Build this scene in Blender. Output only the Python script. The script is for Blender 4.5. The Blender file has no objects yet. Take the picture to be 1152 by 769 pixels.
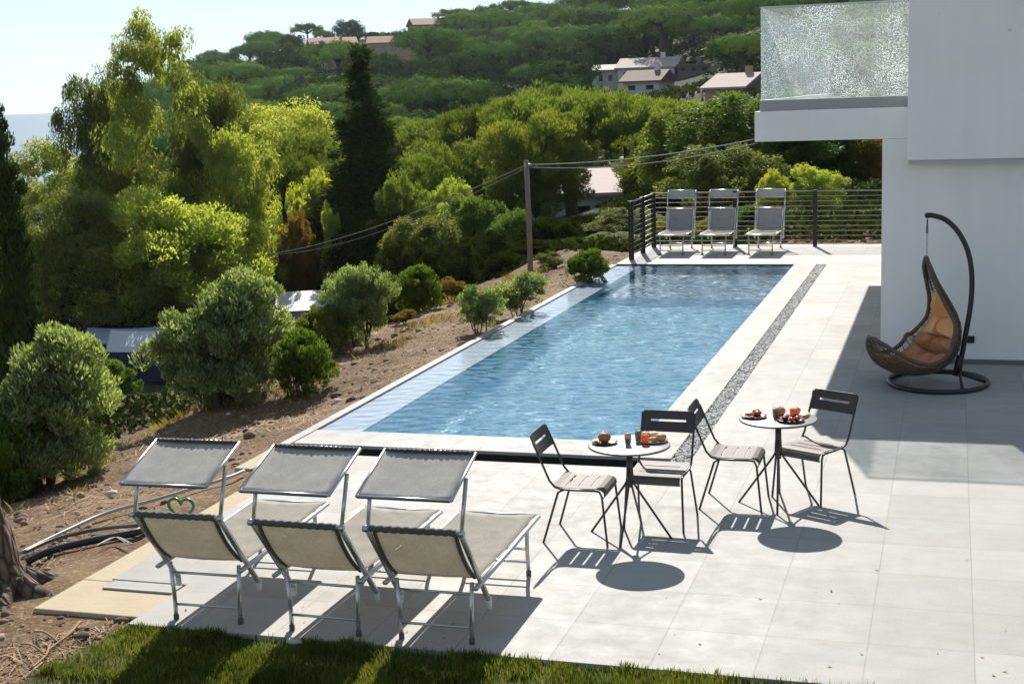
import bpy, bmesh, math, random
import numpy as np
from mathutils import Vector, Matrix
from math import radians, sin, cos, pi

random.seed(7)
rng = np.random.default_rng(11)
S = bpy.context.scene
COL = S.collection

# ------------------------------------------------------------------ camera
F_PX, CX, CY, EYE = 1597.4177, 576.0, 384.5, 3.5          # focal length etc. in pixels of the 1152 px photograph
R_ = np.array([0.9554869, 0.2929611, -0.0349088]); U_ = np.array([-0.0171768, 0.1733584, 0.984709]); D_ = np.array([-0.2945331, 0.9402769, -0.1706738])
cam_d = bpy.data.cameras.new('camera'); cam = bpy.data.objects.new('camera', cam_d); COL.objects.link(cam)
cam_d.sensor_width = 36.0; cam_d.lens = 36.0 * F_PX / 1152.0
cam_d.clip_start = 0.1; cam_d.clip_end = 60000
m = Matrix.Identity(4)
for i in range(3):
    m[i][0] = R_[i]; m[i][1] = U_[i]; m[i][2] = -D_[i]
m[0][3], m[1][3], m[2][3] = 0, 0, EYE
cam.matrix_world = m
S.camera = cam

# ------------------------------------------------------------------ world, sun, exposure
SUN_AZ, SUN_EL = radians(-16.2), radians(37.1)            # measured from +Y, negative = towards -X
w = bpy.data.worlds.new('World'); S.world = w; w.use_nodes = True
wn = w.node_tree; wn.nodes.clear()
sky = wn.nodes.new('ShaderNodeTexSky'); sky.sky_type = 'NISHITA'; sky.sun_disc = False
sky.sun_elevation = SUN_EL; sky.sun_rotation = SUN_AZ
sky.altitude = 50; sky.air_density = 1.0; sky.dust_density = 0.1; sky.ozone_density = 1.0
bg = wn.nodes.new('ShaderNodeBackground'); bg.inputs[1].default_value = 0.118
wo = wn.nodes.new('ShaderNodeOutputWorld')
# thin high haze evens out the colour of the sky
bw = wn.nodes.new('ShaderNodeRGBToBW'); wn.links.new(sky.outputs[0], bw.inputs[0])
tint = wn.nodes.new('ShaderNodeMix'); tint.data_type = 'RGBA'; tint.blend_type = 'MULTIPLY'; tint.inputs['Factor'].default_value = 1
tint.inputs['B'].default_value = (.74 * 1.32, .94 * 1.32, 1.18 * 1.32, 1)
pw = wn.nodes.new('ShaderNodeMath'); pw.operation = 'POWER'; pw.inputs[1].default_value = .5; wn.links.new(bw.outputs[0], pw.inputs[0]); wn.links.new(pw.outputs[0], tint.inputs['A'])
hz_ = wn.nodes.new('ShaderNodeMix'); hz_.data_type = 'RGBA'; hz_.inputs['Factor'].default_value = .88
wn.links.new(sky.outputs[0], hz_.inputs['A']); wn.links.new(tint.outputs['Result'], hz_.inputs['B']); wn.links.new(hz_.outputs['Result'], bg.inputs[0]); wn.links.new(bg.outputs[0], wo.inputs[0])
sd = bpy.data.lights.new('sun', 'SUN'); sd.energy = 4.3; sd.angle = radians(0.53); sd.color = (1.0, 0.955, 0.88)
sun = bpy.data.objects.new('sun', sd); COL.objects.link(sun)
to_sun = Vector((sin(SUN_AZ) * cos(SUN_EL), cos(SUN_AZ) * cos(SUN_EL), sin(SUN_EL)))
sun.rotation_euler = to_sun.to_track_quat('Z', 'Y').to_euler()
S.view_settings.view_transform = 'Standard'; S.view_settings.look = 'None'
S.view_settings.exposure = 0.84; S.view_settings.gamma = 1.0; S.view_settings.use_curve_mapping = False
S.cycles.use_denoising = True
S.cycles.max_bounces = 8; S.cycles.transparent_max_bounces = 12
S.cycles.diffuse_bounces = 4; S.cycles.transmission_bounces = 5; S.cycles.glossy_bounces = 3
S.cycles.sample_clamp_indirect = 8.0

# ------------------------------------------------------------------ helpers
def ray(px, py):
    return D_ + (px - CX) / F_PX * R_ - (py - CY) / F_PX * U_
def gp(px, py, z=0.0):
    d = ray(px, py); t = (z - EYE) / d[2]
    return np.array([0, 0, EYE]) + t * d

def node_mat(name):
    mt = bpy.data.materials.new(name); mt.use_nodes = True
    nt = mt.node_tree; nt.nodes.clear()
    out = nt.nodes.new('ShaderNodeOutputMaterial')
    return mt, nt, out
class NT:
    """small helper round a node tree"""
    def __init__(s, nt): s.nt = nt
    def n(s, t, **kw):
        nd = s.nt.nodes.new(t)
        for k, v in kw.items():
            if k.startswith('i_'):
                key = k[2:]; key = int(key) if key.isdigit() else key.replace('_', ' ')
                nd.inputs[key].default_value = v
            else: setattr(nd, k, v)
        return nd
    def l(s, a, b): s.nt.links.new(a, b)
    def coords(s, kind='Object', scale=(1, 1, 1)):
        tc = s.n('ShaderNodeTexCoord'); mp = s.n('ShaderNodeMapping'); mp.inputs['Scale'].default_value = scale
        s.l(tc.outputs[kind], mp.inputs[0]); return mp.outputs[0]
    def noise(s, vec, scale, detail=4, rough=.55):
        nd = s.n('ShaderNodeTexNoise'); nd.inputs['Scale'].default_value = scale
        nd.inputs['Detail'].default_value = detail; nd.inputs['Roughness'].default_value = rough
        if vec is not None: s.l(vec, nd.inputs['Vector'])
        return nd.outputs['Fac']
    def ramp(s, fac, stops):
        r = s.n('ShaderNodeValToRGB'); e = r.color_ramp.elements
        while len(e) < len(stops): e.new(.5)
        for el, (p, c) in zip(e, stops): el.position = p; el.color = (*c, 1)
        s.l(fac, r.inputs[0]); return r.outputs[0]
    def mix(s, fac, a, b, typ='MIX'):
        m = s.n('ShaderNodeMix', data_type='RGBA', blend_type=typ)
        for sock, v in ((m.inputs['Factor'], fac), (m.inputs['A'], a), (m.inputs['B'], b)):
            if hasattr(v, 'is_linked') or hasattr(v, 'links'): s.l(v, sock)
            elif isinstance(v, (int, float)): sock.default_value = v
            else: sock.default_value = (*v, 1)
        return m.outputs['Result']
    def bump(s, h, strength=.3, dist=.02):
        b = s.n('ShaderNodeBump'); b.inputs['Strength'].default_value = strength; b.inputs['Distance'].default_value = dist
        s.l(h, b.inputs['Height']); return b.outputs[0]

def simple(name, col, rough=.5, metal=0., var=.08, scale=8., bump=0., spec=.5, coat=0.):
    mt, nt, out = node_mat(name); t = NT(nt)
    p = t.n('ShaderNodeBsdfPrincipled'); v = t.coords()
    nz = t.noise(v, scale)
    c = t.mix(nz, tuple(x * (1 - var) for x in col), tuple(min(1, x * (1 + var)) for x in col))
    t.l(c, p.inputs['Base Color']); p.inputs['Roughness'].default_value = rough; p.inputs['Metallic'].default_value = metal
    p.inputs['Specular IOR Level'].default_value = spec; p.inputs['Coat Weight'].default_value = coat
    if bump: t.l(t.bump(t.noise(v, scale * 6), bump, .01), p.inputs['Normal'])
    t.l(p.outputs[0], out.inputs[0]); return mt

def leaf_mat(name, c1, c2, c3=None, trans=.45, nscale=.35, rough=.55, tcol=(1.25, 1.30, .55), spec=.22):
    """foliage: varied leaf by leaf and in broad drifts; thin leaves let the sun through"""
    mt, nt, out = node_mat(name); t = NT(nt)
    g = t.n('ShaderNodeNewGeometry'); v = t.coords('Object')
    oi = t.n('ShaderNodeObjectInfo')
    r = t.ramp(g.outputs['Random Per Island'], [(0, c1), (.55, c2), (1, c3 or c2)])
    nz = t.noise(v, nscale, 2)
    drift = t.ramp(nz, [(.35, (.62, .66, .6)), (.65, (1.25, 1.2, 1.05))])
    c = t.mix(1.0, r, drift, 'MULTIPLY')
    tint = t.ramp(oi.outputs['Random'], [(0, (.8, .86, .85)), (.5, (1, 1, 1)), (1, (1.18, 1.1, .95))])
    c = t.mix(1.0, c, tint, 'MULTIPLY')
    d = t.n('ShaderNodeBsdfPrincipled'); d.inputs['Roughness'].default_value = rough; d.inputs['Specular IOR Level'].default_value = spec
    t.l(c, d.inputs['Base Color'])
    tr = t.n('ShaderNodeBsdfTranslucent'); tc = t.mix(1.0, c, tcol, 'MULTIPLY'); t.l(tc, tr.inputs['Color'])
    mx = t.n('ShaderNodeMixShader'); mx.inputs[0].default_value = trans
    t.l(d.outputs[0], mx.inputs[1]); t.l(tr.outputs[0], mx.inputs[2]); t.l(mx.outputs[0], out.inputs[0])
    return mt

def link(o, parent=None):
    COL.objects.link(o)
    if parent is not None: o.parent = parent
    return o
def tag(o, label=None, cat=None, group=None, kind=None):
    if label: o['label'] = label
    if cat: o['category'] = cat
    if group: o['group'] = group
    if kind: o['kind'] = kind
    return o
def empty(name, loc=(0, 0, 0), rz=0.):
    o = bpy.data.objects.new(name, None); o.empty_display_size = .2
    o.location = loc; o.rotation_euler = (0, 0, rz); return link(o)
def copy_tree(o, parent=None):
    c = o.copy(); COL.objects.link(c)
    if parent is not None: c.parent = parent
    for ch in list(o.children): copy_tree(ch, c)
    return c

class MB:
    """collects geometry and links it as one mesh object"""
    def __init__(s): s.v = []; s.f = []; s.sm = []
    def add(s, vs, fs, smooth=False):
        b = len(s.v); s.v += [tuple(map(float, p)) for p in vs]; s.f += [tuple(i + b for i in f) for f in fs]; s.sm += [smooth] * len(fs); return s
    def box(s, x0, x1, y0, y1, z0, z1, M=None):
        vs = [(x, y, z) for z in (z0, z1) for y in (y0, y1) for x in (x0, x1)]
        if M is not None: vs = [tuple(M @ Vector(v)) for v in vs]
        return s.add(vs, [(0, 2, 3, 1), (4, 5, 7, 6), (0, 1, 5, 4), (2, 6, 7, 3), (0, 4, 6, 2), (1, 3, 7, 5)])
    def tube(s, pts, r, n=8, caps=True, closed=False, flat=1.0):
        pts = [Vector(p) for p in pts]; N = len(pts)
        rs = r if hasattr(r, '__len__') else [r] * N
        vs = []; prev = None
        for i, p in enumerate(pts):
            if closed: tg = (pts[(i + 1) % N] - pts[i - 1])
            else: tg = (pts[min(i + 1, N - 1)] - pts[max(i - 1, 0)])
            tg.normalize()
            if prev is None:
                a = Vector((0, 0, 1)) if abs(tg.z) < .9 else Vector((1, 0, 0))
                u = tg.cross(a).normalized()
            else:
                u = (prev - tg * prev.dot(tg)).normalized()
            prev = u; vv = tg.cross(u)
            for k in range(n):
                an = 2 * pi * k / n
                vs.append(p + (u * cos(an) + vv * sin(an) * flat) * rs[i])
        fs = []
        for i in range(N if closed else N - 1):
            j = (i + 1) % N
            for k in range(n):
                fs.append((i * n + k, i * n + (k + 1) % n, j * n + (k + 1) % n, j * n + k))
        if caps and not closed:
            fs.append(tuple(range(n))[::-1]); fs.append(tuple((N - 1) * n + k for k in range(n)))
        return s.add(vs, fs, True)
    def lathe(s, prof, n=32, c=(0, 0, 0)):
        vs = []; fs = []
        for r, z in prof:
            for k in range(n): vs.append((c[0] + r * cos(2 * pi * k / n), c[1] + r * sin(2 * pi * k / n), c[2] + z))
        for i in range(len(prof) - 1):
            for k in range(n): fs.append((i * n + k, i * n + (k + 1) % n, (i + 1) * n + (k + 1) % n, (i + 1) * n + k))
        if prof[0][0] > 1e-4: fs.append(tuple(range(n))[::-1])
        if prof[-1][0] > 1e-4: fs.append(tuple((len(prof) - 1) * n + k for k in range(n)))
        return s.add(vs, fs, True)
    def blob(s, c, rad, seed=0, amp=.12, seg=10, ring=7, M=None):
        vs = []; fs = []; rr = random.Random(seed); ph = [rr.uniform(0, 6.28) for _ in range(6)]
        for i in range(ring + 1):
            th = pi * i / ring
            for k in range(seg):
                a = 2 * pi * k / seg
                q = 1 + amp * (sin(3 * a + ph[0]) * sin(2 * th + ph[1]) + .6 * sin(5 * a + ph[2] + 3 * th))
                p = Vector((rad[0] * q * sin(th) * cos(a), rad[1] * q * sin(th) * sin(a), rad[2] * q * cos(th)))
                if M is not None: p = M @ p
                vs.append((c[0] + p[0], c[1] + p[1], c[2] + p[2]))
        for i in range(ring):
            for k in range(seg): fs.append((i * seg + k, (i + 1) * seg + k, (i + 1) * seg + (k + 1) % seg, i * seg + (k + 1) % seg))
        return s.add(vs, fs, True)
    def build(s, name, mat, parent=None, bevel=0., solid=0., loc=None, seg=2, smooth=None):
        me = bpy.data.meshes.new(name); me.from_pydata(s.v, [], s.f); me.validate(); me.update()
        if smooth is None and len(me.polygons) == len(s.sm): me.polygons.foreach_set('use_smooth', s.sm)
        elif smooth: me.polygons.foreach_set('use_smooth', [True] * len(me.polygons))
        me.materials.append(mat); o = bpy.data.objects.new(name, me); link(o, parent)
        if loc is not None: o.location = loc
        if solid: md = o.modifiers.new('solid', 'SOLIDIFY'); md.thickness = solid; md.offset = 0
        if bevel: md = o.modifiers.new('bevel', 'BEVEL'); md.width = bevel; md.segments = seg; md.limit_method = 'ANGLE'; md.angle_limit = radians(40)
        return o

def np_mesh(name, verts, faces_per, mat, smooth=False):
    """verts (N*k,3) grouped in polygons of k corners"""
    k = faces_per; n = len(verts) // k
    me = bpy.data.meshes.new(name); me.vertices.add(len(verts)); me.vertices.foreach_set('co', np.ascontiguousarray(verts, dtype=np.float32).ravel())
    me.loops.add(n * k); me.loops.foreach_set('vertex_index', np.arange(n * k, dtype=np.int32))
    me.polygons.add(n); me.polygons.foreach_set('loop_start', np.arange(0, n * k, k, dtype=np.int32))
    me.update(calc_edges=True); me.materials.append(mat)
    return me
def grid_mesh(name, V, nu, nv, mat, smooth=True, keep=None, closed_u=False):
    """V (nu*nv,3) grid"""
    i, j = np.meshgrid(np.arange(nu if closed_u else nu - 1), np.arange(nv - 1), indexing='ij'); i = i.ravel(); j = j.ravel()
    i2 = (i + 1) % nu
    q = np.stack([i * nv + j, i2 * nv + j, i2 * nv + j + 1, i * nv + j + 1], 1)
    if keep is not None: q = q[keep(i, j)]
    me = bpy.data.meshes.new(name); me.vertices.add(len(V)); me.vertices.foreach_set('co', np.ascontiguousarray(V, dtype=np.float32).ravel())
    me.loops.add(q.size); me.loops.foreach_set('vertex_index', q.ravel().astype(np.int32))
    me.polygons.add(len(q)); me.polygons.foreach_set('loop_start', np.arange(0, q.size, 4, dtype=np.int32))
    me.update(calc_edges=True)
    me.polygons.foreach_set('use_smooth', [smooth] * len(me.polygons)); me.materials.append(mat); return me

# ------------------------------------------------------------------ terrain
def vnoise(x, y, seed=0):
    """smooth value noise, vectorised"""
    xi = np.floor(x).astype(np.int64); yi = np.floor(y).astype(np.int64); fx = x - xi; fy = y - yi
    def h(a, b):
        n = (a * 374761393 + b * 668265263 + seed * 974711) & 0x7fffffff
        n = ((n ^ (n >> 13)) * 1274126177) & 0x7fffffff
        return ((n ^ (n >> 16)) & 0xffff) / 65535.0
    sx = fx * fx * (3 - 2 * fx); sy = fy * fy * (3 - 2 * fy)
    return (h(xi, yi) * (1 - sx) + h(xi + 1, yi) * sx) * (1 - sy) + (h(xi, yi + 1) * (1 - sx) + h(xi + 1, yi + 1) * sx) * sy - .5
def sm(t):
    t = np.clip(t, 0, 1); return t * t * (3 - 2 * t)
HX = np.array([-3000, 40, 110, 160, 215, 240, 330, 440, 530, 600, 700, 790, 900, 1152, 1600, 4000])
HRidge = np.array([-45, -45, -34, -8, 1.0, 6, 14.5, 19, 19.5, 20, 24, 33, 47, 64, 64, 40])     # ridge height, m above the deck
HRad = np.array([420, 420, 420, 440, 460, 470, 480, 480, 470, 460, 460, 470, 480, 480, 480, 480])
HBase = np.array([-8, -8, -8, -7.5, -7, -6.8, -6.2, -5.5, -4.8, -4.2, -3.0, -1.6, .5, 2, 2, 1])
def height(x, y):
    x = np.asarray(x, float); y = np.asarray(y, float)
    r = np.hypot(x, y) + 1e-6
    # picture column of this bearing
    a = np.arctan2(-x, y); yaw = radians(17.3927)
    da = np.clip((a - yaw + pi) % (2 * pi) - pi, -1.2, 1.2)
    col = 576 - np.tan(da) * 1597
    zr = np.interp(col, HX, HRidge); rr = np.interp(col, HX, HRad); zb = np.interp(col, HX, HBase)
    p = -6.6 - x
    left = -.055 - .19 * np.clip(p, 0, 3.6) - .58 * np.clip(p - 3.6, 0, 8.6)
    q = y - 32.6
    back = -.25 - .11 * np.clip(q, 0, 60)
    near = np.where(q > 0, np.minimum(back, np.where(p > 0, left, 0)), np.where(p > 0, left, -.055))
    near = np.where((p > 0) | (q > 0), np.maximum(near, np.minimum(zb, -.1)), near)
    far = zb + (zr - zb) * np.where(zr > zb, np.clip((r - 95) / (rr - 95), 0, 1) ** 1.6, np.clip((r - 95) / (rr - 95), 0, 1))
    far = np.where(r > rr, zr - .02 * np.clip(r - rr, 0, 4000), far)
    t = sm((r - 62) / 45)
    z = near * (1 - t) + far * t
    far_bump = np.clip((r - 110) / 150, 0, 1)
    z = z + far_bump * (5 * vnoise(x / 60, y / 60, 3) + 2 * vnoise(x / 21, y / 21, 4))
    dirt = np.clip(p / .8, 0, 1) * (r < 110)
    z = z + dirt * (.25 * vnoise(x / 2.3, y / 2.3, 1) + .10 * vnoise(x / .7, y / .7, 2) + .045 * vnoise(x / .24, y / .24, 5) + .02 * vnoise(x / .1, y / .1, 6))
    # wheel ruts running along the terrace
    rut = np.exp(-((p - 2.0 - .05 * (y - 9)) / .13) ** 2) + np.exp(-((p - 3.1 - .05 * (y - 9)) / .13) ** 2)
    z = z - dirt * rut * .05 * (y < 22)
    # dry bank that climbs away to the right behind the villa
    z = z + 2.4 * sm((x + 1.5 * 1 + .02 * y) / 6) * sm((y - 40) / 16) * (1 - t)
    return z
def height_cut(x, y):
    """the ground as dug out for the terrace and the pool"""
    z = height(x, y)
    deck = (x > -6.22) & (y > 8.38) & (y < 32.1)
    pool = (x > -6.5) & (x < -2.6) & (y > 13.3) & (y < 32.0)
    z = np.where(deck, np.minimum(z, -.45), z); z = np.where(pool, -2.2, z)
    return z
def ground_at(x, y): return float(height(np.array([x]), np.array([y]))[0])
def spot(px, py, rmax=900):
    """where the line of sight through a pixel meets the ground"""
    d = ray(px, py); hd = math.hypot(d[0], d[1]); rs = np.geomspace(6, rmax, 6000)
    x = d[0] / hd * rs; y = d[1] / hd * rs; z = EYE + d[2] / hd * rs
    k = np.nonzero(z < height(x, y))[0]
    i = k[0] if len(k) else len(rs) - 1
    return Vector((x[i], y[i], height(x[i:i+1], y[i:i+1])[0]))
def far_spot(px, r, py_top):
    """ground point at distance r on the bearing of a pixel column, and the height there up to the pixel row"""
    d = ray(px, py_top); hd = math.hypot(d[0], d[1]); x = d[0] / hd * r; y = d[1] / hd * r
    return Vector((x, y, ground_at(x, y))), EYE + d[2] / hd * r - ground_at(x, y)

# ground material: bare earth near the terrace, dry grass and scrub further away
mt, nt, out = node_mat('earth'); t = NT(nt); v = t.coords()
n1 = t.noise(v, .55, 5); n2 = t.noise(v, 3.2, 6, .65); n3 = t.noise(v, 26, 3, .6); n4 = t.noise(v, .12, 3)
c = t.ramp(n1, [(.3, (.090, .053, .026)), (.50, (.185, .118, .060)), (.72, (.32, .225, .125))])
c = t.mix(t.ramp(n2, [(.40, (0, 0, 0)), (.68, (1, 1, 1))]), c, (.125, .068, .035))
c = t.mix(t.ramp(n3, [(.5, (0, 0, 0)), (.72, (.8, .8, .8))]), c, (.36, .29, .20))
sx = t.n('ShaderNodeSeparateXYZ'); t.l(v, sx.inputs[0])
def mr(sock, a, b, lo=0, hi=1):
    q = t.n('ShaderNodeMapRange'); q.inputs[1].default_value = a; q.inputs[2].default_value = b; q.inputs[3].default_value = lo; q.inputs[4].default_value = hi
    t.l(sock, q.inputs[0]); return q.outputs[0]
ln = t.n('ShaderNodeVectorMath', operation='LENGTH'); t.l(v, ln.inputs[0])
farf = mr(ln.outputs['Value'], 34, 52)
scrub = t.ramp(n4, [(.45, (.022, .034, .014)), (.60, (.06, .066, .03)), (.74, (.32, .22, .11))])
c = t.mix(farf, c, scrub)
b_ = t.bump(t.noise(v, 9, 8, .7), .6, .05)
p = t.n('ShaderNodeBsdfPrincipled'); p.inputs['Roughness'].default_value = .95; p.inputs['Specular IOR Level'].default_value = .15
t.l(c, p.inputs['Base Color']); t.l(b_, p.inputs['Normal']); t.l(p.outputs[0], out.inputs[0]); M_earth = mt

az = np.concatenate([np.linspace(-pi + .02, radians(-6), 60, endpoint=False), np.linspace(radians(-6), radians(42), 620, endpoint=False), np.linspace(radians(42), pi + .02, 60, endpoint=False)])
rs = np.concatenate([np.linspace(.5, 6, 12, endpoint=False), np.geomspace(6, 36, 260, endpoint=False), np.geomspace(36, 900, 200)])
AA, RR = np.meshgrid(az, rs, indexing='ij'); X = -np.sin(AA) * RR; Y = np.cos(AA) * RR
Z = height_cut(X, Y)
me = grid_mesh('ground', np.stack([X.ravel(), Y.ravel(), Z.ravel()], 1), len(az), len(rs), M_earth, closed_u=True)
ground = link(bpy.data.objects.new('ground', me)); tag(ground, kind='structure')

# sea
mt, nt, out = node_mat('sea water'); t = NT(nt); v = t.coords()
p = t.n('ShaderNodeBsdfPrincipled'); p.inputs['Base Color'].default_value = (.03, .08, .13, 1); p.inputs['Roughness'].default_value = .28
t.l(t.bump(t.noise(v, .05, 4), .5, 2.), p.inputs['Normal']); t.l(p.outputs[0], out.inputs[0])
mb = MB(); mb.add([(-40000, -2000, 0), (40000, -2000, 0), (40000, 45000, 0), (-40000, 45000, 0)], [(0, 1, 2, 3)])
tag(mb.build('sea', mt, loc=(0, 0, -44)), kind='structure')

# ------------------------------------------------------------------ terrace and pool
def stone_mat(name, px, py, ox, oy, base=(.385, .374, .358), tone=.085, joint=.009, jcol=(.31, .29, .26), rough=.6):
    mt, nt, out = node_mat(name); t = NT(nt); v = t.coords()
    mp = t.n('ShaderNodeMapping'); mp.inputs['Location'].default_value = (-ox, -oy, 0); t.l(v, mp.inputs[0])
    br = t.n('ShaderNodeTexBrick', offset=0.0); br.inputs['Scale'].default_value = 1.0
    br.inputs['Mortar Size'].default_value = joint * .5; br.inputs['Mortar Smooth'].default_value = .3
    br.inputs['Brick Width'].default_value = px; br.inputs['Row Height'].default_value = py; br.inputs['Bias'].default_value = 0
    br.inputs['Color1'].default_value = (*[b * (1 - tone) for b in base], 1); br.inputs['Color2'].default_value = (*[b * (1 + tone) for b in base], 1)
    br.inputs['Mortar'].default_value = (*jcol, 1); t.l(mp.outputs[0], br.inputs['Vector'])
    st = t.coords('Object', (1.2, 3.5, 1)); n1 = t.noise(st, 1.6, 7, .65)
    n2 = t.noise(v, 1.1, 3); n3 = t.noise(v, 60, 2); n4 = t.noise(v, 5.0, 6, .7)
    c = t.mix(1.0, br.outputs[0], t.ramp(n1, [(.3, (.94, .935, .92)), (.7, (1.04, 1.04, 1.04))]), 'MULTIPLY')
    c = t.mix(1.0, c, t.ramp(n2, [(.35, (.95, .935, .90)), (.62, (1.02, 1.02, 1.02))]), 'MULTIPLY')
    c = t.mix(1.0, c, t.ramp(n3, [(.3, (.95, .95, .95)), (.7, (1.04, 1.04, 1.04))]), 'MULTIPLY')
    c = t.mix(1.0, c, t.ramp(n4, [(.62, (1, 1, 1)), (.85, (.90, .88, .84))]), 'MULTIPLY')
    p = t.n('ShaderNodeBsdfPrincipled'); t.l(c, p.inputs['Base Color']); p.inputs['Specular IOR Level'].default_value = .10
    t.l(t.ramp(n4, [(.3, (rough - .1,) * 3), (.7, (rough + .12,) * 3)]), p.inputs['Roughness'])
    h = t.mix(.12, br.outputs['Fac'], n1); inv = t.n('ShaderNodeMath', operation='MULTIPLY'); t.l(h, inv.inputs[0]); inv.inputs[1].default_value = -1
    t.l(t.bump(inv.outputs[0], .35, .006), p.inputs['Normal']); t.l(p.outputs[0], out.inputs[0]); return mt
M_deck = stone_mat('terrace stone', .64, .69, -1.10, 8.80)
M_coping = stone_mat('coping stone', .45, 1.2, -3.0, 13.2, base=(.38, .371, .357), joint=.004, jcol=(.33, .32, .30), rough=.6)
M_conc = simple('raw concrete screed', (.44, .36, .24), .9, var=.14, scale=3, bump=.4)
M_dark = simple('dark channel and gap shade', (.012, .012, .012), .6)  # dark lining; near-black also paints the shade of the trench and end gap

def slab(name, x0, x1, y0, y1, z0, z1, mat, label=None, bevel=.004):
    mb = MB(); mb.box(x0, x1, y0, y1, z0, z1); o = mb.build(name, mat, bevel=bevel)
    return tag(o, kind='structure')
# terrace in pieces that butt: front, right of the pool, behind the pool
mb = MB()
mb.box(-5.40, 7, 8.12, 8.93, -.30, 0); mb.box(-6.04, 7, 8.93, 12.75, -.30, 0)
mb.box(-2.35, 7, 12.75, 32.15, -.30, 0); mb.box(-6.62, -2.35, 28.52, 32.15, -.30, 0)
tag(mb.build('terrace', M_deck), kind='structure')
mb = MB(); mb.box(-6.30, -5.401, 8.30, 8.929, -.32, -.022); mb.box(-6.30, -6.041, 8.929, 12.75, -.32, -.022); mb.box(-6.75, -6.55, 12.2, 13.2, -.32, -.03)
tag(mb.build('concrete_footing', M_conc, bevel=.01), kind='structure')
tag(slab('edge_tile', -6.02, -5.43, 8.76, 8.925, -.020, -.006, M_deck), kind='structure')
mb = MB(); mb.box(-6.50, -2.35, 12.75, 13.20, -.45, -.30); mb.box(-6.52, -2.55, 13.17, 13.20, -.30, -.035); mb.box(-6.04, -2.35, 12.751, 12.765, -.30, -.04)
mb.box(-6.52, -6.50, 12.76, 13.17, -.45, -.04)
tag(mb.build('overflow_channel', M_dark), kind='structure')
mb = MB()
mb.box(-6.56, -2.55, 13.14, 13.74, -.035, 0)              # near coping
mb.box(-2.985, -2.55, 13.74, 28.52, -.035, 0)             # right coping
tag(mb.build('pool_coping', M_coping, bevel=.004), kind='structure')
mb = MB(); mb.box(-6.72, -6.60, 13.14, 28.52, -.6, -.012); tag(mb.build('pool_lip', M_coping, bevel=.008), kind='structure')

# pool shell: mosaic tiles
mt, nt, out = node_mat('pool mosaic'); t = NT(nt); v = t.coords()
vo = t.n('ShaderNodeTexVoronoi', distance='CHEBYCHEV'); vo.inputs['Scale'].default_value = 16; vo.inputs['Randomness'].default_value = 0; t.l(v, vo.inputs['Vector'])
cc = t.ramp(t.noise(v, 7, 2), [(.3, (.36, .74, .92)), (.7, (.58, .90, .97))])
sp = t.n('ShaderNodeSeparateColor'); t.l(vo.outputs['Color'], sp.inputs[0])
cc = t.mix(1.0, cc, t.ramp(sp.outputs[0], [(0, (.82, .86, .9)), (1, (1.12, 1.1, 1.08))]), 'MULTIPLY')
p = t.n('ShaderNodeBsdfPrincipled'); p.inputs['Roughness'].default_value = .4; t.l(cc, p.inputs['Base Color']); t.l(p.outputs[0], out.inputs[0]); M_mosaic = mt
WZ = -.03
DEEP = 1.15; SHELF = .62
mb = MB()
x0, x1, y0, y1 = -6.10, -2.985, 13.74, 28.50; ys = 24.6
def quad(a, b, c, d): mb.add([a, b, c, d], [(0, 1, 2, 3)])
quad((x0, y0, -DEEP), (x1, y0, -DEEP), (x1, ys, -DEEP), (x0, ys, -DEEP))
quad((x0, ys, -DEEP), (x1, ys, -DEEP), (x1, ys, -SHELF), (x0, ys, -SHELF))
quad((x0, y0, -DEEP), (x0, ys, -DEEP), (x0, ys, WZ - .03), (x0, y0, WZ - .03))
quad((x0, ys, -SHELF), (x0, y1, -SHELF), (x0, y1, WZ - .02), (x0, ys, WZ - .02))
quad((x1, y0, -DEEP), (x1, y0, -.036), (x1, y1, -.036), (x1, y1, -DEEP))
quad((x0, y0, -DEEP), (x0, y0, -.036), (x1, y0, -.036), (x1, y0, -DEEP))
quad((x0, y1, -SHELF), (x1, y1, -SHELF), (x1, y1, -.036), (x0, y1, -.036))
mb2 = MB(); mb2.add([(x0, ys, -SHELF), (x1, ys, -SHELF), (x1, y1, -SHELF), (x0, y1, -SHELF)], [(0, 1, 2, 3)])
ledge = tag(mb2.build('pool_ledge', simple('grey blue mosaic', (.13, .24, .32), .4, var=.25, scale=14)), kind='structure')
pool_shell = tag(mb.build('pool_shell', M_mosaic), kind='structure')
mb = MB(); mb.box(-6.60, -6.096, 13.741, 28.499, WZ - .12, WZ - .02)
M_wet = simple('pale wet tile', (.29, .345, .46), .3, var=.05, scale=5)
pool_wall = tag(mb.build('pool_wall_top', M_wet), kind='structure')
# far wall above the water: black strip painted as the shadow gap under the deck edge
mb = MB(); mb.box(-6.60, -2.985, 28.501, 28.519, -.5, -.006); tag(mb.build('pool_end_shade', M_dark), kind='structure')

# water surface: a real rippled sheet
nx_, ny_ = 150, 900
gx = np.linspace(-6.60, -2.986, nx_); gy = np.linspace(13.741, 28.50, ny_)
GX, GY = np.meshgrid(gx, gy, indexing='ij')
wz = np.zeros_like(GX)
wr = np.random.default_rng(5)
for i in range(46):
    L = wr.uniform(.08, .34); th = wr.normal(pi / 2 + .15, .42); k = 2 * pi / L; ph = wr.uniform(0, 6.28)
    wz += .0036 * L ** 1.15 * np.sin(k * (GX * cos(th) + GY * sin(th)) + ph + .8 * vnoise(GX / .9, GY / .9, i))
calm = .35 + .65 * sm((GX + 6.5) / 1.2)
Zw = WZ + wz * calm
mt, nt, out = node_mat('pool water'); t = NT(nt)
gw = t.n('ShaderNodeBsdfGlass'); gw.inputs['IOR'].default_value = 1.333; gw.inputs['Roughness'].default_value = 0; gw.inputs[0].default_value = (.96, 1, 1, 1)
t.l(gw.outputs[0], out.inputs[0])
M_water = mt
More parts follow.
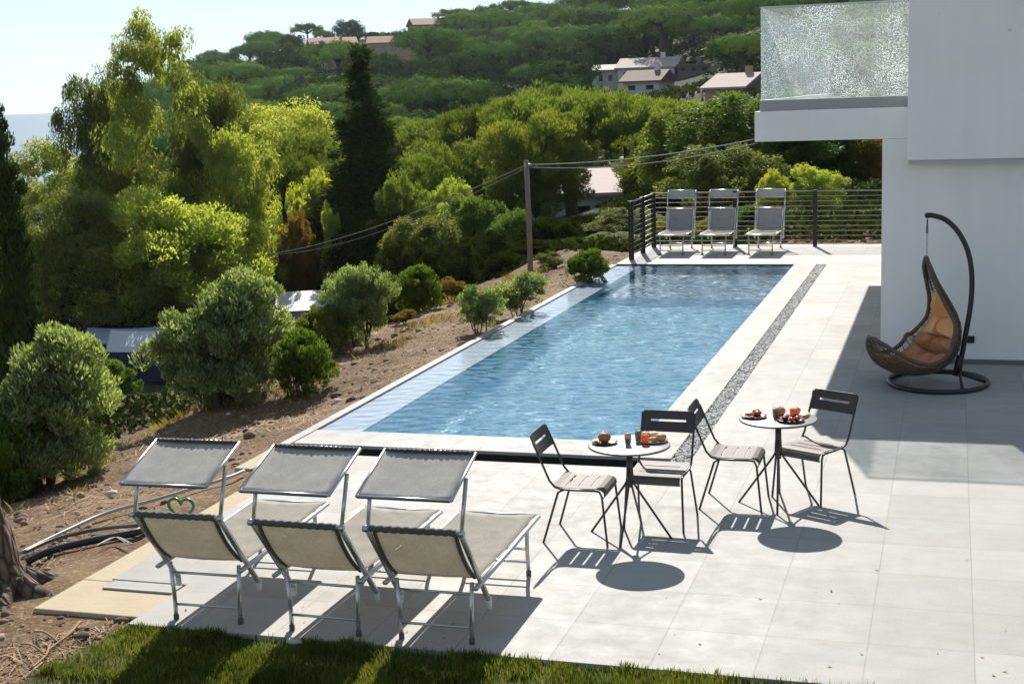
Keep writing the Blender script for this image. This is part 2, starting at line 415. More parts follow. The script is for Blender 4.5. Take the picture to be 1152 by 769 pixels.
water_me = grid_mesh('pool_water', np.stack([GX.ravel(), GY.ravel(), Zw.ravel()], 1), nx_, ny_, mt)
water = link(bpy.data.objects.new('pool_water', water_me)); tag(water, kind='structure')

# pebbles in the drainage strip
mb = MB(); mb.box(-2.55, -2.35, 12.75, 28.52, -.16, -.03); tag(mb.build('gravel_bed', simple('gravel bed', (.26, .25, .235), .9, bump=.5, scale=20)), kind='structure')
def scatter_stones(name, pts, rad, mat, seed=3):
    rg = np.random.default_rng(seed); n = len(pts)
    base = []; 
    bm = bmesh.new(); bmesh.ops.create_icosphere(bm, subdivisions=1, radius=1); bm.verts.ensure_lookup_table()
    bv = np.array([v.co[:] for v in bm.verts]); bf = np.array([[v.index for v in f.verts] for f in bm.faces]); bm.free()
    sc = rad[:, None, None] * rg.uniform(.6, 1.25, (n, 1, 3)); jit = rg.uniform(.82, 1.18, (n, len(bv), 1))
    V = bv[None] * jit * sc; a = rg.uniform(0, 6.28, n); ca, sa = np.cos(a)[:, None], np.sin(a)[:, None]
    V = np.stack([V[..., 0] * ca - V[..., 1] * sa, V[..., 0] * sa + V[..., 1] * ca, V[..., 2] * .7], -1) + pts[:, None, :]
    Fq = (bf[None] + (np.arange(n) * len(bv))[:, None, None]).reshape(-1)
    me = bpy.data.meshes.new(name); me.vertices.add(n * len(bv)); me.vertices.foreach_set('co', V.astype(np.float32).ravel())
    me.loops.add(len(Fq)); me.loops.foreach_set('vertex_index', Fq.astype(np.int32)); k = len(Fq) // 3
    me.polygons.add(k); me.polygons.foreach_set('loop_start', np.arange(0, k * 3, 3, dtype=np.int32)); me.update(calc_edges=True)
    me.materials.append(mat); return link(bpy.data.objects.new(name, me))
def island_mat(name, stops, rough=.8):
    mt, nt, out = node_mat(name); t = NT(nt); g = t.n('ShaderNodeNewGeometry')
    p = t.n('ShaderNodeBsdfPrincipled'); p.inputs['Roughness'].default_value = rough
    t.l(t.ramp(g.outputs['Random Per Island'], stops), p.inputs['Base Color']); t.l(p.outputs[0], out.inputs[0]); return mt
n = 7500; pts = np.stack([rng.uniform(-2.545, -2.355, n), rng.uniform(12.78, 28.5, n), rng.uniform(-.03, -.004, n)], 1)
tag(scatter_stones('gravel', pts, rng.uniform(.009, .019, n), island_mat('pebbles', [(0, (.34, .33, .31)), (.45, (.60, .59, .56)), (1, (.82, .81, .78))])), 
    'grey and white pebbles filling the narrow strip beside the pool coping', 'gravel', kind='stuff')

# ------------------------------------------------------------------ villa
mt, nt, out = node_mat('white render'); t = NT(nt); v = t.coords()
n1 = t.noise(v, 1.3, 5); n2 = t.noise(v, 160, 2); st = t.coords('Object', (6, 6, .5)); n3 = t.noise(st, 1.2, 5)
c = t.ramp(n1, [(.3, (.90, .87, .82)), (.7, (.95, .92, .87))]); c = t.mix(1, c, t.ramp(n3, [(.35, (.975, .975, .97)), (.6, (1, 1, 1))]), 'MULTIPLY')
n5 = t.noise(v, 9, 2, .3); c = t.mix(1, c, t.ramp(n5, [(.78, (1, 1, 1)), (.83, (.75, .74, .72))]), 'MULTIPLY')
p = t.n('ShaderNodeBsdfPrincipled'); p.inputs['Roughness'].default_value = .85; t.l(c, p.inputs['Base Color'])
t.l(t.bump(n2, .25, .004), p.inputs['Normal']); t.l(p.outputs[0], out.inputs[0]); M_render = mt
M_skirt = simple('grey skirting', (.16, .16, .17), .6)
villa = empty('villa', (2.5, 22, 0)); tag(villa, 'white modern villa with cantilevered balcony slab and wet glass balustrade', 'building')
def vpart(mb, name, mat, **k):
    mb.v = [(a - 2.5, b - 22, c) for a, b, c in mb.v]; return mb.build(name, mat, villa, **k)
mb = MB(); mb.box(-.84, 6.5, 18.33, 28.9, 0, 2.81); vpart(mb, 'ground_floor_wall', M_render, bevel=.006)
mb = MB(); mb.box(-2.415, 6.5, 18.33, 29.0, 2.812, 3.19); vpart(mb, 'balcony_slab', M_render, bevel=.006)
mb = MB(); mb.box(-.535, 6.8, 18.08, 19.4, 2.555, 4.62); vpart(mb, 'parapet_block', M_render, bevel=.006)
mb = MB(); mb.box(-.52, 6.8, 18.12, 18.325, 2.50, 2.553); vpart(mb, 'parapet_shade_strip', simple('reveal painted in shade', (.5, .5, .49), .8))  # grey strip painted as the shade below the parapet block
mb = MB(); mb.box(-.832, 6.5, 18.32, 18.329, .002, .06); vpart(mb, 'skirting', M_skirt)
M_metal = simple('grey metal channel', (.36, .36, .35), .5, .3)
mb = MB(); mb.box(-2.36, -.54, 18.40, 18.50, 3.192, 3.33); mb.box(-2.36, -2.26, 18.503, 28.9, 3.192, 3.33); ch = vpart(mb, 'glass_channel', M_metal, bevel=.004)
mt, nt, out = node_mat('spattered glass'); t = NT(nt); v = t.coords()
dr = t.n('ShaderNodeTexVoronoi', feature='F1'); dr.inputs['Scale'].default_value = 62; dr.inputs['Randomness'].default_value = 1
wv = t.n('ShaderNodeVectorMath', operation='ADD'); nn = t.n('ShaderNodeTexNoise'); nn.inputs['Scale'].default_value = 22; t.l(v, nn.inputs['Vector'])
scl = t.n('ShaderNodeVectorMath', operation='SCALE'); scl.inputs['Scale'].default_value = .03; t.l(nn.outputs['Color'], scl.inputs[0]); t.l(v, wv.inputs[0]); t.l(scl.outputs[0], wv.inputs[1]); t.l(wv.outputs[0], dr.inputs['Vector'])
drop = t.ramp(dr.outputs['Distance'], [(.24, (1, 1, 1)), (.44, (.0, .0, .0))])
big = t.noise(v, 3.0, 3)
m1 = t.n('ShaderNodeMath', operation='MULTIPLY'); t.l(drop, m1.inputs[0]); t.l(t.ramp(big, [(.30, (.25, .25, .25)), (.66, (.95, .95, .95))]), m1.inputs[1])
film = t.n('ShaderNodeMath', operation='MAXIMUM'); t.l(m1.outputs[0], film.inputs[0]); film.inputs[1].default_value = .10
tp = t.n('ShaderNodeBsdfTransparent'); tp.inputs[0].default_value = (.90, .925, .925, 1)
tl = t.n('ShaderNodeBsdfTranslucent'); tl.inputs[0].default_value = (.62, .67, .68, 1)
gl = t.n('ShaderNodeBsdfGlossy'); gl.inputs['Roughness'].default_value = .25; gl.inputs[0].default_value = (.9, .95, .95, 1)
t.l(t.bump(drop, 1, .01), gl.inputs['Normal'])
a1 = t.n('ShaderNodeMixShader'); a1.inputs[0].default_value = .3; t.l(tl.outputs[0], a1.inputs[1]); t.l(gl.outputs[0], a1.inputs[2])
a2 = t.n('ShaderNodeMixShader'); t.l(film.outputs[0], a2.inputs[0]); t.l(tp.outputs[0], a2.inputs[1]); t.l(a1.outputs[0], a2.inputs[2])
t.l(a2.outputs[0], out.inputs[0]); M_glass_wet = mt
mb = MB(); mb.box(-2.345, -.54, 18.44, 18.456, 3.332, 4.475); vpart(mb, 'glass_pane', M_glass_wet)
mb = MB(); mb.box(-2.345, -2.329, 18.46, 28.8, 3.332, 4.475); vpart(mb, 'glass_pane', M_glass_wet)
mb = MB(); mb.box(-2.352, -.54, 18.436, 18.460, 4.476, 4.488); vpart(mb, 'glass_edge', simple('glass edge', (.6, .68, .67), .2))
# wall socket
M_black = simple('black powder coat', (.018, .018, .02), .38, .2, spec=.6)
sock = MB(); sock.box(-.06, .06, -.012, 0, -.045, .045); sock.box(-.045, -.005, -.016, -.0121, -.03, .03); sock.box(.005, .045, -.016, -.0121, -.03, .03)
so = sock.build('wall_socket', M_black, bevel=.004, loc=(.235, 18.328, .31)); tag(so, 'black double socket low on the white villa wall behind the swing chair', 'socket')

# ------------------------------------------------------------------ railing
rail = empty('cable_railing', (-4.5, 31.75, 0)); tag(rail, 'dark metal railing with thin horizontal rods behind the pool', 'railing')
M_post = simple('brown black steel post', (.022, .018, .016), .5, .3)
M_rod = simple('railing rod', (.30, .27, .24), .35, .7)
def rp(mb, name, mat, **k):
    mb.v = [(a + 4.5, b - 31.75, c) for a, b, c in mb.v]; return mb.build(name, mat, rail, **k)
for x, y, wx, wy in ((-6.45, 29.25, .055, .02), (-6.45, 30.42, .055, .02), (-6.45, 31.62, .055, .02), (-4.62, 31.72, .045, .02), (-2.87, 31.72, .045, .02), (-1.10, 31.72, .045, .02), (.7, 31.72, .045, .02)):
    mb = MB(); mb.box(x - wx, x + wx, y - wy, y + wy, 0, 1.24); rp(mb, 'post', M_post, bevel=.003)
for k in range(11):
    z = .13 + k * .108; mb = MB(); r = .008 if k < 10 else .016
    mb.tube([(-6.45, 29.2, z), (-6.45, 31.58, z), (-6.41, 31.75, z), (2.4, 31.75, z)], r, 6); rp(mb, 'rail', M_rod)

# ------------------------------------------------------------------ loungers
def fabric(name, col, trans=.35, holes=.12, sc=260, streak=.2):
    mt, nt, out = node_mat(name); t = NT(nt); v = t.coords()
    n1 = t.noise(t.coords('Object', (90, 14, 14)), 6, 2); n2 = t.noise(v, 7, 5, .6); n3 = t.noise(t.coords('Object', (14, 90, 90)), 6, 2)
    c = t.ramp(n1, [(.3, tuple(x * (1 - streak) for x in col)), (.7, tuple(min(1, x * (1 + streak)) for x in col))])
    c = t.mix(1, c, t.ramp(n3, [(.3, (.86, .86, .86)), (.7, (1.08, 1.08, 1.08))]), 'MULTIPLY')
    c = t.mix(1, c, t.ramp(n2, [(.3, (.86, .86, .85)), (.7, (1.08, 1.08, 1.08))]), 'MULTIPLY')
    d = t.n('ShaderNodeBsdfDiffuse'); t.l(c, d.inputs[0]); tr = t.n('ShaderNodeBsdfTranslucent'); t.l(t.mix(1, c, (1.08, 1.02, .90), 'MULTIPLY'), tr.inputs[0])
    m1 = t.n('ShaderNodeMixShader'); m1.inputs[0].default_value = trans; t.l(d.outputs[0], m1.inputs[1]); t.l(tr.outputs[0], m1.inputs[2])
    tp = t.n('ShaderNodeBsdfTransparent'); m2 = t.n('ShaderNodeMixShader'); m2.inputs[0].default_value = holes
    t.l(m1.outputs[0], m2.inputs[1]); t.l(tp.outputs[0], m2.inputs[2]); t.l(m2.outputs[0], out.inputs[0]); return mt
M_alu = simple('satin aluminium', (.55, .55, .54), .32, .85, var=.05)
M_sling = fabric('beige textilene', (.50, .475, .425), .38, .06)
M_canopy = fabric('grey canopy mesh', (.50, .485, .455), .20, .08)
M_sling_shade = fabric('sling painted in shade', (.34, .34, .35), .12, .06)  # darker copy of the sling, shade painted into the upright backs
M_hem = simple('dark grey hem', (.10, .10, .095), .8, bump=.4, scale=30)
M_plastic = simple('clear plastic cap', (.62, .62, .60), .25)
def sheet(name, prof, hx, mat, parent, ny=12, sag=0., wrinkle=0.):
    """prof: list of (y,z); a sheet of cloth stretched between x=-hx and hx"""
    xs = np.linspace(-hx, hx, ny); mb = MB(); rr = random.Random(len(prof))
    for y, z in prof:
        for x in xs: mb.v.append((x, y, z - sag * (1 - (x / hx) ** 2) + wrinkle * rr.uniform(-1, 1)))
    for i in range(len(prof) - 1):
        for j in range(ny - 1): mb.f.append((i * ny + j, i * ny + j + 1, (i + 1) * ny + j + 1, (i + 1) * ny + j)); mb.sm.append(True)
    return mb.build(name, mat, parent, solid=.003)
def make_lounger(label, group, back=((-.33, .85), (.18, .24)), can=((-.47, 1.10), (.04, 1.27)), postt=(-.2, 1.17), sling=None, hem=True):
    root = empty('sun_lounger'); tag(root, label, 'sun lounger', group)
    sling = sling or M_sling
    # side rails and foot bar
    for s in (-1, 1):
        mb = MB(); mb.tube([(s * .31, -.08, .405), (s * .31, .7, .415), (s * .31, 1.44, .43)], .021, 8, flat=.7); mb.build('side_rail', M_alu, root)
    mb = MB(); mb.tube([(-.31, 1.44, .43), (.31, 1.44, .43)], .017); mb.build('foot_bar', M_alu, root)
    for nm, y0, y1, zb in (('rear_leg_frame', 0, 0, (.11, .34)), ('front_leg_frame', 1.36, 1.30, (.10, .20))):
        fr = MB(); 
        for z in zb: fr.tube([(-.245, y0, z), (.245, y0, z)], .010)
        f = fr.build(nm, M_alu, root)
        for s in (-1, 1):
            lg = MB(); lg.tube([(s * .245, y0, .012), (s * .247, (y0 + y1) / 2, .2), (s * .26, y1, .415)], .0155); l_ = lg.build('leg', M_alu, root)
            cp = MB(); cp.tube([(s * .245, y0, 0), (s * .245, y0, .035)], .020); cp.build('foot_cap', M_hem, l_)
    (ya, za), (yb, zb) = back
    dy, dz = ya - yb, za - zb
    # back frame
    for s in (-1, 1):
        mb = MB(); mb.tube([(s * .31, yb, zb), (s * .31, ya, za)], .019); pf = mb.build('back_frame', M_alu, root)
        c_ = MB(); c_.tube([(s * .31, yb + .0, zb - .06), (s * .31, yb, zb + .02)], .022); c_.build('end_cap', M_plastic, pf)
    mb = MB(); mb.tube([(-.31, ya, za), (.31, ya, za)], .015); mb.build('head_bar', M_alu, root)
    n = 10; prof = []
    my = (yb + .06 - yb); 
    ys, zs = ya + .01, za + .006; ye, ze = (yb + ya) / 2 + .10 * 1, .445
    mid = ((ys + ye) / 2 - .045 * (1 if ya < 0 else 1), (zs + ze) / 2 - .055)
    for i in range(n + 1):
        u = i / n; prof.append(((1 - u) ** 2 * ys + 2 * u * (1 - u) * mid[0] + u * u * ye, (1 - u) ** 2 * zs + 2 * u * (1 - u) * mid[1] + u * u * ze))
    sheet('back_sling', prof, .262, sling, root, wrinkle=.0015)
    for s in (-1, 1):
        mb = MB(); mb.tube([(s * .272, y, z) for y, z in prof], .014); mb.build('sling_edge', M_hem if hem else M_alu, root)
    if hem:
        mb = MB(); mb.tube([(-.285 + .57 * i / 30, ya - .002, za + .004 + .004 * math.sin(i * 2.1)) for i in range(31)], .023, 8); mb.build('gathered_hem', M_hem, root)
    sheet('seat_sling', [(ye + (1.44 - ye) * i / 14, .447 - .016 * math.sin(pi * i / 14)) for i in range(15)], .292, M_sling, root, sag=.012, wrinkle=.001)
    # sunshade
    for s in (-1, 1):
        mb = MB(); mb.tube([(s * .31, ya + .01, za - .03), (s * .318, postt[0], postt[1])], .0145); ps = mb.build('canopy_post', M_alu, root)
        kb = MB(); kb.tube([(s * .335, ya, za), (s * .30, ya, za)], .024); kb.build('knob', M_alu, ps)
    (y1, z1), (y2, z2) = can
    cr = [(-.31, y1, z1), (.31, y1, z1), (.31, y2, z2), (-.31, y2, z2)]
    mb = MB()
    for i in range(4): mb.tube([cr[i], cr[(i + 1) % 4]], .0105, 8)
    cf = mb.build('canopy_frame', M_alu, root)
    sheet('canopy_cloth', [(y1 + (y2 - y1) * i / 10, z1 + (z2 - z1) * i / 10) for i in range(11)], .30, M_canopy, cf, sag=.008, wrinkle=.0015)
    if hem:
        mb = MB(); mb.tube([(-.295 + .59 * i / 40, y2 - .015 + .006 * math.sin(i * 1.9), z2 + .006 + .004 * math.sin(i * 2.7)) for i in range(41)], .017, 6, flat=.5); mb.build('canopy_hem', M_hem, cf)
        mb = MB(); mb.tube([(-.30, y1 - .006, z1 - .004), (.30, y1 - .006, z1 - .004)], .008, 6); mb.build('canopy_hem', M_hem, cf)
    return root
gl_ = 'sun loungers with raised sunshades seen from behind by the lawn'
L3 = make_lounger('silver sun lounger beside the round breakfast table, its whole long seat in view', gl_)
L3.location = (-3.18, 8.27, 0)
L3.rotation_euler.z = .012
L2 = copy_tree(L3); L2.location = (-3.968, 8.25, 0); L2['label'] = 'silver sun lounger in the middle of the lawn-side row, between two others'
L2.rotation_euler.z = -.008; L1 = copy_tree(L3); L1.rotation_euler.z = .03; L1.location = (-4.862, 8.28, 0); L1['label'] = 'silver sun lounger at the bare earth end of the row, green loop beside it'
gb_ = 'sun loungers with upright shaded grey backs facing the pool'
B1 = make_lounger('sun lounger with shaded grey back closest to the corner of the railing', gb_, back=((-.13, .87), (.10, .28)), can=((-.30, 1.27), (-.19, 1.10)), postt=(-.22, 1.18), sling=M_sling_shade, hem=False)
B1.location = (-5.80, 31.45, 0); B1.rotation_euler.z = pi + .03
B2 = copy_tree(B1); B2.location = (-4.86, 31.44, 0); B2.rotation_euler.z = pi + .01; B2['label'] = 'middle sun lounger of the three shaded grey backed ones at the railing'
B3 = copy_tree(B1); B3.location = (-3.83, 31.45, 0); B3.rotation_euler.z = pi - .02; B3['label'] = 'shaded grey backed sun lounger with the tallest sunshade, beside open railing'

# ------------------------------------------------------------------ bistro chairs and tables
M_brown = simple('brown painted steel', (.050, .036, .028), .38, .1, spec=.6)
M_seat = simple('chair seat steel', (.13, .112, .10), .6, .0, spec=.25)
M_top = simple('stone table top', (.285, .265, .235), .35, var=.07, scale=12)
def cell_sheet(us, prof, holes):
    """us: x columns, prof: (y,z) rows, holes: set of (col,row) left open"""
    mb = MB(); n = len(us)
    for y, z in prof:
        for x in us: mb.v.append((x, y, z))
    for i in range(len(prof) - 1):
        for j in range(n - 1):
            if (j, i) not in holes: mb.f.append((i * n + j, i * n + j + 1, (i + 1) * n + j + 1, (i + 1) * n + j)); mb.sm.append(False)
    return mb
def make_chair(label):
    root = empty('bistro_chair'); tag(root, label, 'chair', 'brown metal bistro chairs at the breakfast tables')
    prof = [(-.20, .462), (-.15, .452), (-.108, .448), (-.092, .447), (-.008, .446), (.008, .446), (.092, .448), (.108, .448), (.16, .448), (.195, .440), (.218, .42), (.222, .395), (.214, .375)]
    s_ = cell_sheet([-.215, -.15, .15, .215], prof, {(1, 2), (1, 4), (1, 6)}); s_.build('seat', M_seat, root, solid=.006, bevel=.0)
    zb = lambda z: -.20 - (z - .46) * .42
    zs = [.69, .700, .772, .788, .845, .858]; b = MB(); us = [-.232, -.215, -.15, .15, .215, .232]
    for z in zs:
        for x in us: b.v.append((x, zb(z) - .02 * (1 - (x / .232) ** 2), z))
    for i in range(5):
        for j in range(5):
            if (j, i) in ((2, 2), (0, 0), (4, 0), (0, 4), (4, 4)): continue
            b.f.append((i * 6 + j, i * 6 + j + 1, (i + 1) * 6 + j + 1, (i + 1) * 6 + j)); b.sm.append(True)
    b.build('backrest', M_brown, root, solid=.008, bevel=.002)
    for s in (-1, 1):
        mb = MB(); mb.tube([(s * .222, zb(.80), .80), (s * .222, zb(.60), .60), (s * .222, zb(.50), .50), (s * .222, -.175, .452), (s * .222, -.12, .436), (s * .222, .0, .434), (s * .222, .15, .436)], .0095); mb.build('side_frame', M_brown, root)
        mb = MB(); mb.tube([(s * .222, .13, .438), (s * .224, .185, .430), (s * .228, .205, .39), (s * .245, .245, 0)], .0095); mb.build('leg', M_brown, root)
        mb = MB(); mb.tube([(s * .222, -.10, .436), (s * .224, -.15, .41), (s * .25, -.275, 0)], .0095); mb.build('leg', M_brown, root)
    return root
def put(o, x, y, heading, label=None):
    """heading: direction the chair faces, degrees anticlockwise from +X"""
    o.location = (x, y, 0); o.rotation_euler.z = radians(heading - 90)
    if label: o['label'] = label
    return o
ch1 = make_chair('brown bistro chair in side view beside the sun lounger'); put(ch1, -2.78, 10.65, 0)
ch2 = copy_tree(ch1); put(ch2, -2.25, 11.10, -92, 'brown bistro chair with its back against the pool coping')
ch3 = copy_tree(ch1); put(ch3, -1.725, 11.77, 0, 'brown bistro chair beside the pebble strip, facing the table near the shade')
ch4 = copy_tree(ch1); put(ch4, -1.115, 12.10, -118, 'brown bistro chair at the edge of the blue-grey building shade')
def make_table(label):
    root = empty('bistro_table'); tag(root, label, 'table', 'round bistro tables laid for breakfast')
    mb = MB(); mb.lathe([(0.0, .748), (.318, .748), (.325, .745), (.325, .738), (0.0, .738)], 64); mb.build('tabletop', M_top, root)
    mb = MB(); mb.lathe([(0, .7375), (.322, .7375), (.326, .734), (.322, .730), (0, .730)], 64); mb.build('rim', M_brown, root)
    mb = MB(); mb.tube([(0, 0, .40), (0, 0, .73)], .026, 16); mb.build('column', M_brown, root)
    mb = MB(); mb.lathe([(0, .722), (.10, .722), (.10, .729), (0, .729)], 24); mb.build('mounting_plate', M_brown, root)
    for k in range(4):
        a = radians(175 + 90 * k) if k % 2 == 0 else radians(175 + 90 * k + 3)
        mb = MB(); mb.tube([(.018 * cos(a), .018 * sin(a), .56), (.024 * cos(a), .024 * sin(a), .45), (.045 * cos(a), .045 * sin(a), .41), (.335 * cos(a), .335 * sin(a), .0)], .0095); mb.build('leg', M_brown, root)
    return root
T1 = make_table('round bistro table between the chair by the loungers and the chair at the coping'); T1.location = (-2.415, 10.72, 0)
T2 = copy_tree(T1); T2.location = (-1.37, 11.80, 0); T2.rotation_euler.z = .12; T2['label'] = 'round bistro table closest to the building shade, plates of pastries on it'

sd.cycles.is_caustics_light = True
water.cycles.is_caustics_caster = True
for o_ in (pool_shell, pool_wall, ledge): o_.cycles.is_caustics_receiver = True

# ------------------------------------------------------------------ hanging chair
stand = empty('swing_chair_stand', (-.13, 17.05, 0)); tag(stand, 'black curved steel stand with round base ring against the villa wall', 'stand')
RX, RY = .56, .62
mb = MB(); mb.tube([(RX * cos(2 * pi * i / 48), RY * sin(2 * pi * i / 48), .03) for i in range(48)], .028, 10, closed=True); mb.build('base_ring', M_black, stand)
mb = MB(); mb.tube([(RX - .02, 0.0, .035), (.22, 0.02, .13)], .02); mb.tube([(-.30, .50, .035), (.22, .02, .13)], .018); mb.tube([(.28, -.53, .035), (.24, .02, .16)], .018)
mb.tube([(.20, 0.02, .10), (.245, 0.02, .34)], .036, 10); mb.build('bracket', M_black, stand)
bz = [(.235, .02, .12), (.30, .02, .55), (.355, .02, .95), (.36, .02, 1.28), (.31, .02, 1.56), (.20, .02, 1.78), (.06, .02, 1.92), (-.08, .02, 1.97), (-.14, .02, 1.972)]
def smooth_path(P, m=6):
    P = [Vector(p) for p in P]; out = []
    for i in range(len(P) - 1):
        a, b, c, d = P[max(i - 1, 0)], P[i], P[i + 1], P[min(i + 2, len(P) - 1)]
        for k in range(m):
            u = k / m; out.append(.5 * ((2 * b) + (c - a) * u + (2 * a - 5 * b + 4 * c - d) * u * u + (3 * b - a - 3 * c + d) * u ** 3))
    out.append(P[-1]); return out
mb = MB(); mb.tube(smooth_path(bz), .030, 12); pole = mb.build('curved_pole', M_black, stand)
mb = MB(); mb.blob((-.14, .02, 1.972), (.034, .034, .034), amp=0); mb.build('end_cap', M_black, pole)
EX, EY = -.27, 17.05                                       # the point the basket hangs from
egg = empty('hanging_egg_chair', (EX, EY, 0), radians(36)); tag(egg, 'brown wicker hanging chair shaped like a long pod, swinging from the curved stand', 'chair')
M_wick = simple('dark wicker', (.10, .072, .048), .55, var=.35, scale=18)
M_chain = simple('steel chain', (.35, .35, .34), .3, .9)
mb = MB(); mb.tube([(0, 0, 1.93), (.0, 0, 1.86)], .008); mb.tube([(0.012 * cos(a * .9), .012 * sin(a * .9), 1.86 - a * .0028) for a in range(34)], .005, 6); mb.build('spring', M_black, egg)
mb = MB()
for k in range(7):
    z = 1.755 - k * .038; q = k % 2
    mb.tube([((.010 * cos(a)) * (1 - q), .010 * cos(a) * q, z + .022 * sin(a)) for a in [2 * pi * i / 10 for i in range(10)]], .0028, 5, closed=True)
mb.build('chain', M_chain, egg)
# profile: forward = -x in the chair's own axes.  (a forward, v up, half width, rim reach)
prof = [(0.0, 1.49, .012, .01), (-.05, 1.38, .06, .05), (-.14, 1.20, .09, .08), (-.26, 1.00, .16, .12), (-.36, .78, .28, .17), (-.38, .58, .36, .25), (-.33, .38, .42, .31), (-.20, .24, .45, .30), (-.02, .165, .46, .24), (.18, .14, .46, .19), (.38, .16, .44, .18), (.55, .24, .38, .17), (.68, .38, .29, .14), (.745, .52, .17, .08), (.76, .60, .06, .03)]
sp = smooth_path([(a, v, 0) for a, v, _, _ in prof], 5); wd = smooth_path([(w_, r_, 0) for _, _, w_, r_ in prof], 5)
nS = len(sp); nW = 25
def inward(i):
    a = sp[min(i + 1, nS - 1)] - sp[max(i - 1, 0)]; a.normalize(); return Vector((-a.y, a.x, 0)) * -1 if False else Vector((-a[1], a[0], 0))
def shell(i, u, off=0.0):
    """u -1..1 across"""
    n = inward(i)                              # normal in the (a,v) plane
    th = u * pi / 2; wv, rv = wd[i][0], wd[i][1]
    wv = max(wv - off, .003)
    b = wv * sin(th) ; d = rv * (1 - cos(th)) * 1.0 + off * cos(th)
    return Vector((-(sp[i][0] + n[0] * d), b, sp[i][1] + n[1] * d))
# check that the normal points into the bowl
if inward(nS // 2)[1] < 0:
    _inw = inward
    inward = lambda i: _inw(i) * -1
mb = MB()
for i in range(nS):
    for j in range(nW):
        p = shell(i, -1 + 2 * j / (nW - 1)); mb.v.append(tuple(p))
rr = random.Random(4)
for i in range(nS - 1):
    for j in range(nW - 1):
        a, b, c, d = i * nW + j, i * nW + j + 1, (i + 1) * nW + j + 1, (i + 1) * nW + j
        if rr.random() < .5: mb.f += [(a, b, c), (a, c, d)]
        else: mb.f += [(a, b, d), (b, c, d)]
        mb.sm += [False, False]
bk = mb.build('basket', M_wick, egg); md = bk.modifiers.new('weave', 'WIREFRAME'); md.thickness = .0075; md.use_even_offset = False; md.use_boundary = True
mb = MB()
for i in range(6, nS - 3, 3):
    mb.tube([shell(i, -1 + 2 * j / 16, -.004) for j in range(17)], .006, 5)
for u in (-.66, -.33, 0, .33, .66): mb.tube([shell(i, u, -.004) for i in range(0, nS)], .008, 6)
mb.build('basket_ribs', M_wick, egg)
rim = [shell(i, -1) for i in range(nS)] + [shell(i, 1) for i in range(nS - 1, -1, -1)]
mb = MB(); mb.tube(rim, .024, 8, closed=True); mb.build('rim', M_wick, egg)
# cushion
mt, nt, out = node_mat('orange cushion cloth'); t = NT(nt); v = t.coords()
c = t.ramp(t.noise(v, 5, 5), [(.3, (.78, .33, .10)), (.7, (.90, .47, .18))]); p = t.n('ShaderNodeBsdfPrincipled'); p.inputs['Roughness'].default_value = .8; p.inputs['Sheen Weight'].default_value = .3
t.l(c, p.inputs['Base Color']); t.l(t.bump(t.noise(v, 24, 4), .5, .02), p.inputs['Normal']); t.l(p.outputs[0], out.inputs[0]); M_cush = mt
M_cush2 = simple('brown cushion cloth', (.50, .22, .095), .85, var=.2, scale=7, bump=.4)
cush = empty('chair_cushion', (EX, EY, 0), radians(36)); tag(cush, 'tufted orange cushion lying inside the wicker hanging chair', 'cushion')
def pad(name, i0, i1, u1, thick, mat, nb=2, na=2, seed=0):
    mb = MB(); ni, nj = 26, 26
    for side in (0, 1):
        for a in range(ni + 1):
            for b in range(nj + 1):
                fi = i0 + (i1 - i0) * a / ni; i = int(min(max(fi, 0), nS - 2)); fr = fi - i
                u = (-1 + 2 * b / nj) * u1
                base = shell(i, u, .03).lerp(shell(i + 1, u, .03), fr)
                top = shell(i, u * .93, .03 + thick).lerp(shell(i + 1, u * .93, .03 + thick), fr)
                e = (1 - (2 * a / ni - 1) ** 6) * (1 - (2 * b / nj - 1) ** 6)
                tuft = abs(sin(pi * na * a / ni)) ** .45 * abs(sin(pi * nb * b / nj)) ** .45
                q = e * (.42 + .58 * tuft) if side else 0
                mb.v.append(tuple(base.lerp(top, q)))
    W_ = nj + 1; off = (ni + 1) * W_
    for s in (0, 1):
        for a in range(ni):
            for b in range(nj):
                f = (s * off + a * W_ + b, s * off + a * W_ + b + 1, s * off + (a + 1) * W_ + b + 1, s * off + (a + 1) * W_ + b)
                mb.f.append(f if s else f[::-1]); mb.sm.append(True)
    return mb.build(name, mat, cush)
pad('head_pillow', 12.5, 19.5, .72, .20, M_cush, nb=1, na=1)
pad('back_pad', 18.5, 27, .84, .24, M_cush, nb=2, na=1)
pad('lumbar_pad', 26, 34, .84, .22, M_cush2, nb=3, na=1)
pad('seat_pad', 33, 59, .80, .16, M_cush2, nb=3, na=3)

# ------------------------------------------------------------------ breakfast
M_plate = simple('white crockery', (.60, .57, .52), .2, var=.03); M_board = simple('dark wooden board', (.12, .055, .03), .5, var=.3, scale=20)
M_crust = simple('golden pastry crust', (.62, .30, .09), .5, var=.45, scale=30, bump=.5); M_bread = simple('dark crusty bun', (.42, .15, .05), .45, var=.4, scale=26, bump=.4)
M_cream = simple('pale filling', (.72, .58, .38), .6, var=.2, scale=40); M_fruit = simple('red fruit', (.62, .07, .035), .3, var=.5, scale=40)
M_berry = simple('dark berry jam', (.06, .012, .016), .3, var=.4, scale=40); M_green = simple('salad leaf', (.09, .20, .03), .5, var=.4, scale=30)
mt, nt, out = node_mat('drinking glass'); t = NT(nt); p = t.n('ShaderNodeBsdfGlossy'); p.inputs['Roughness'].default_value = .05
tp = t.n('ShaderNodeBsdfTransparent'); fr = t.n('ShaderNodeFresnel'); mx = t.n('ShaderNodeMixShader'); mx.inputs[0].default_value = .09; t.l(tp.outputs[0], mx.inputs[1]); t.l(p.outputs[0], mx.inputs[2]); t.l(mx.outputs[0], out.inputs[0]); M_gl = mt
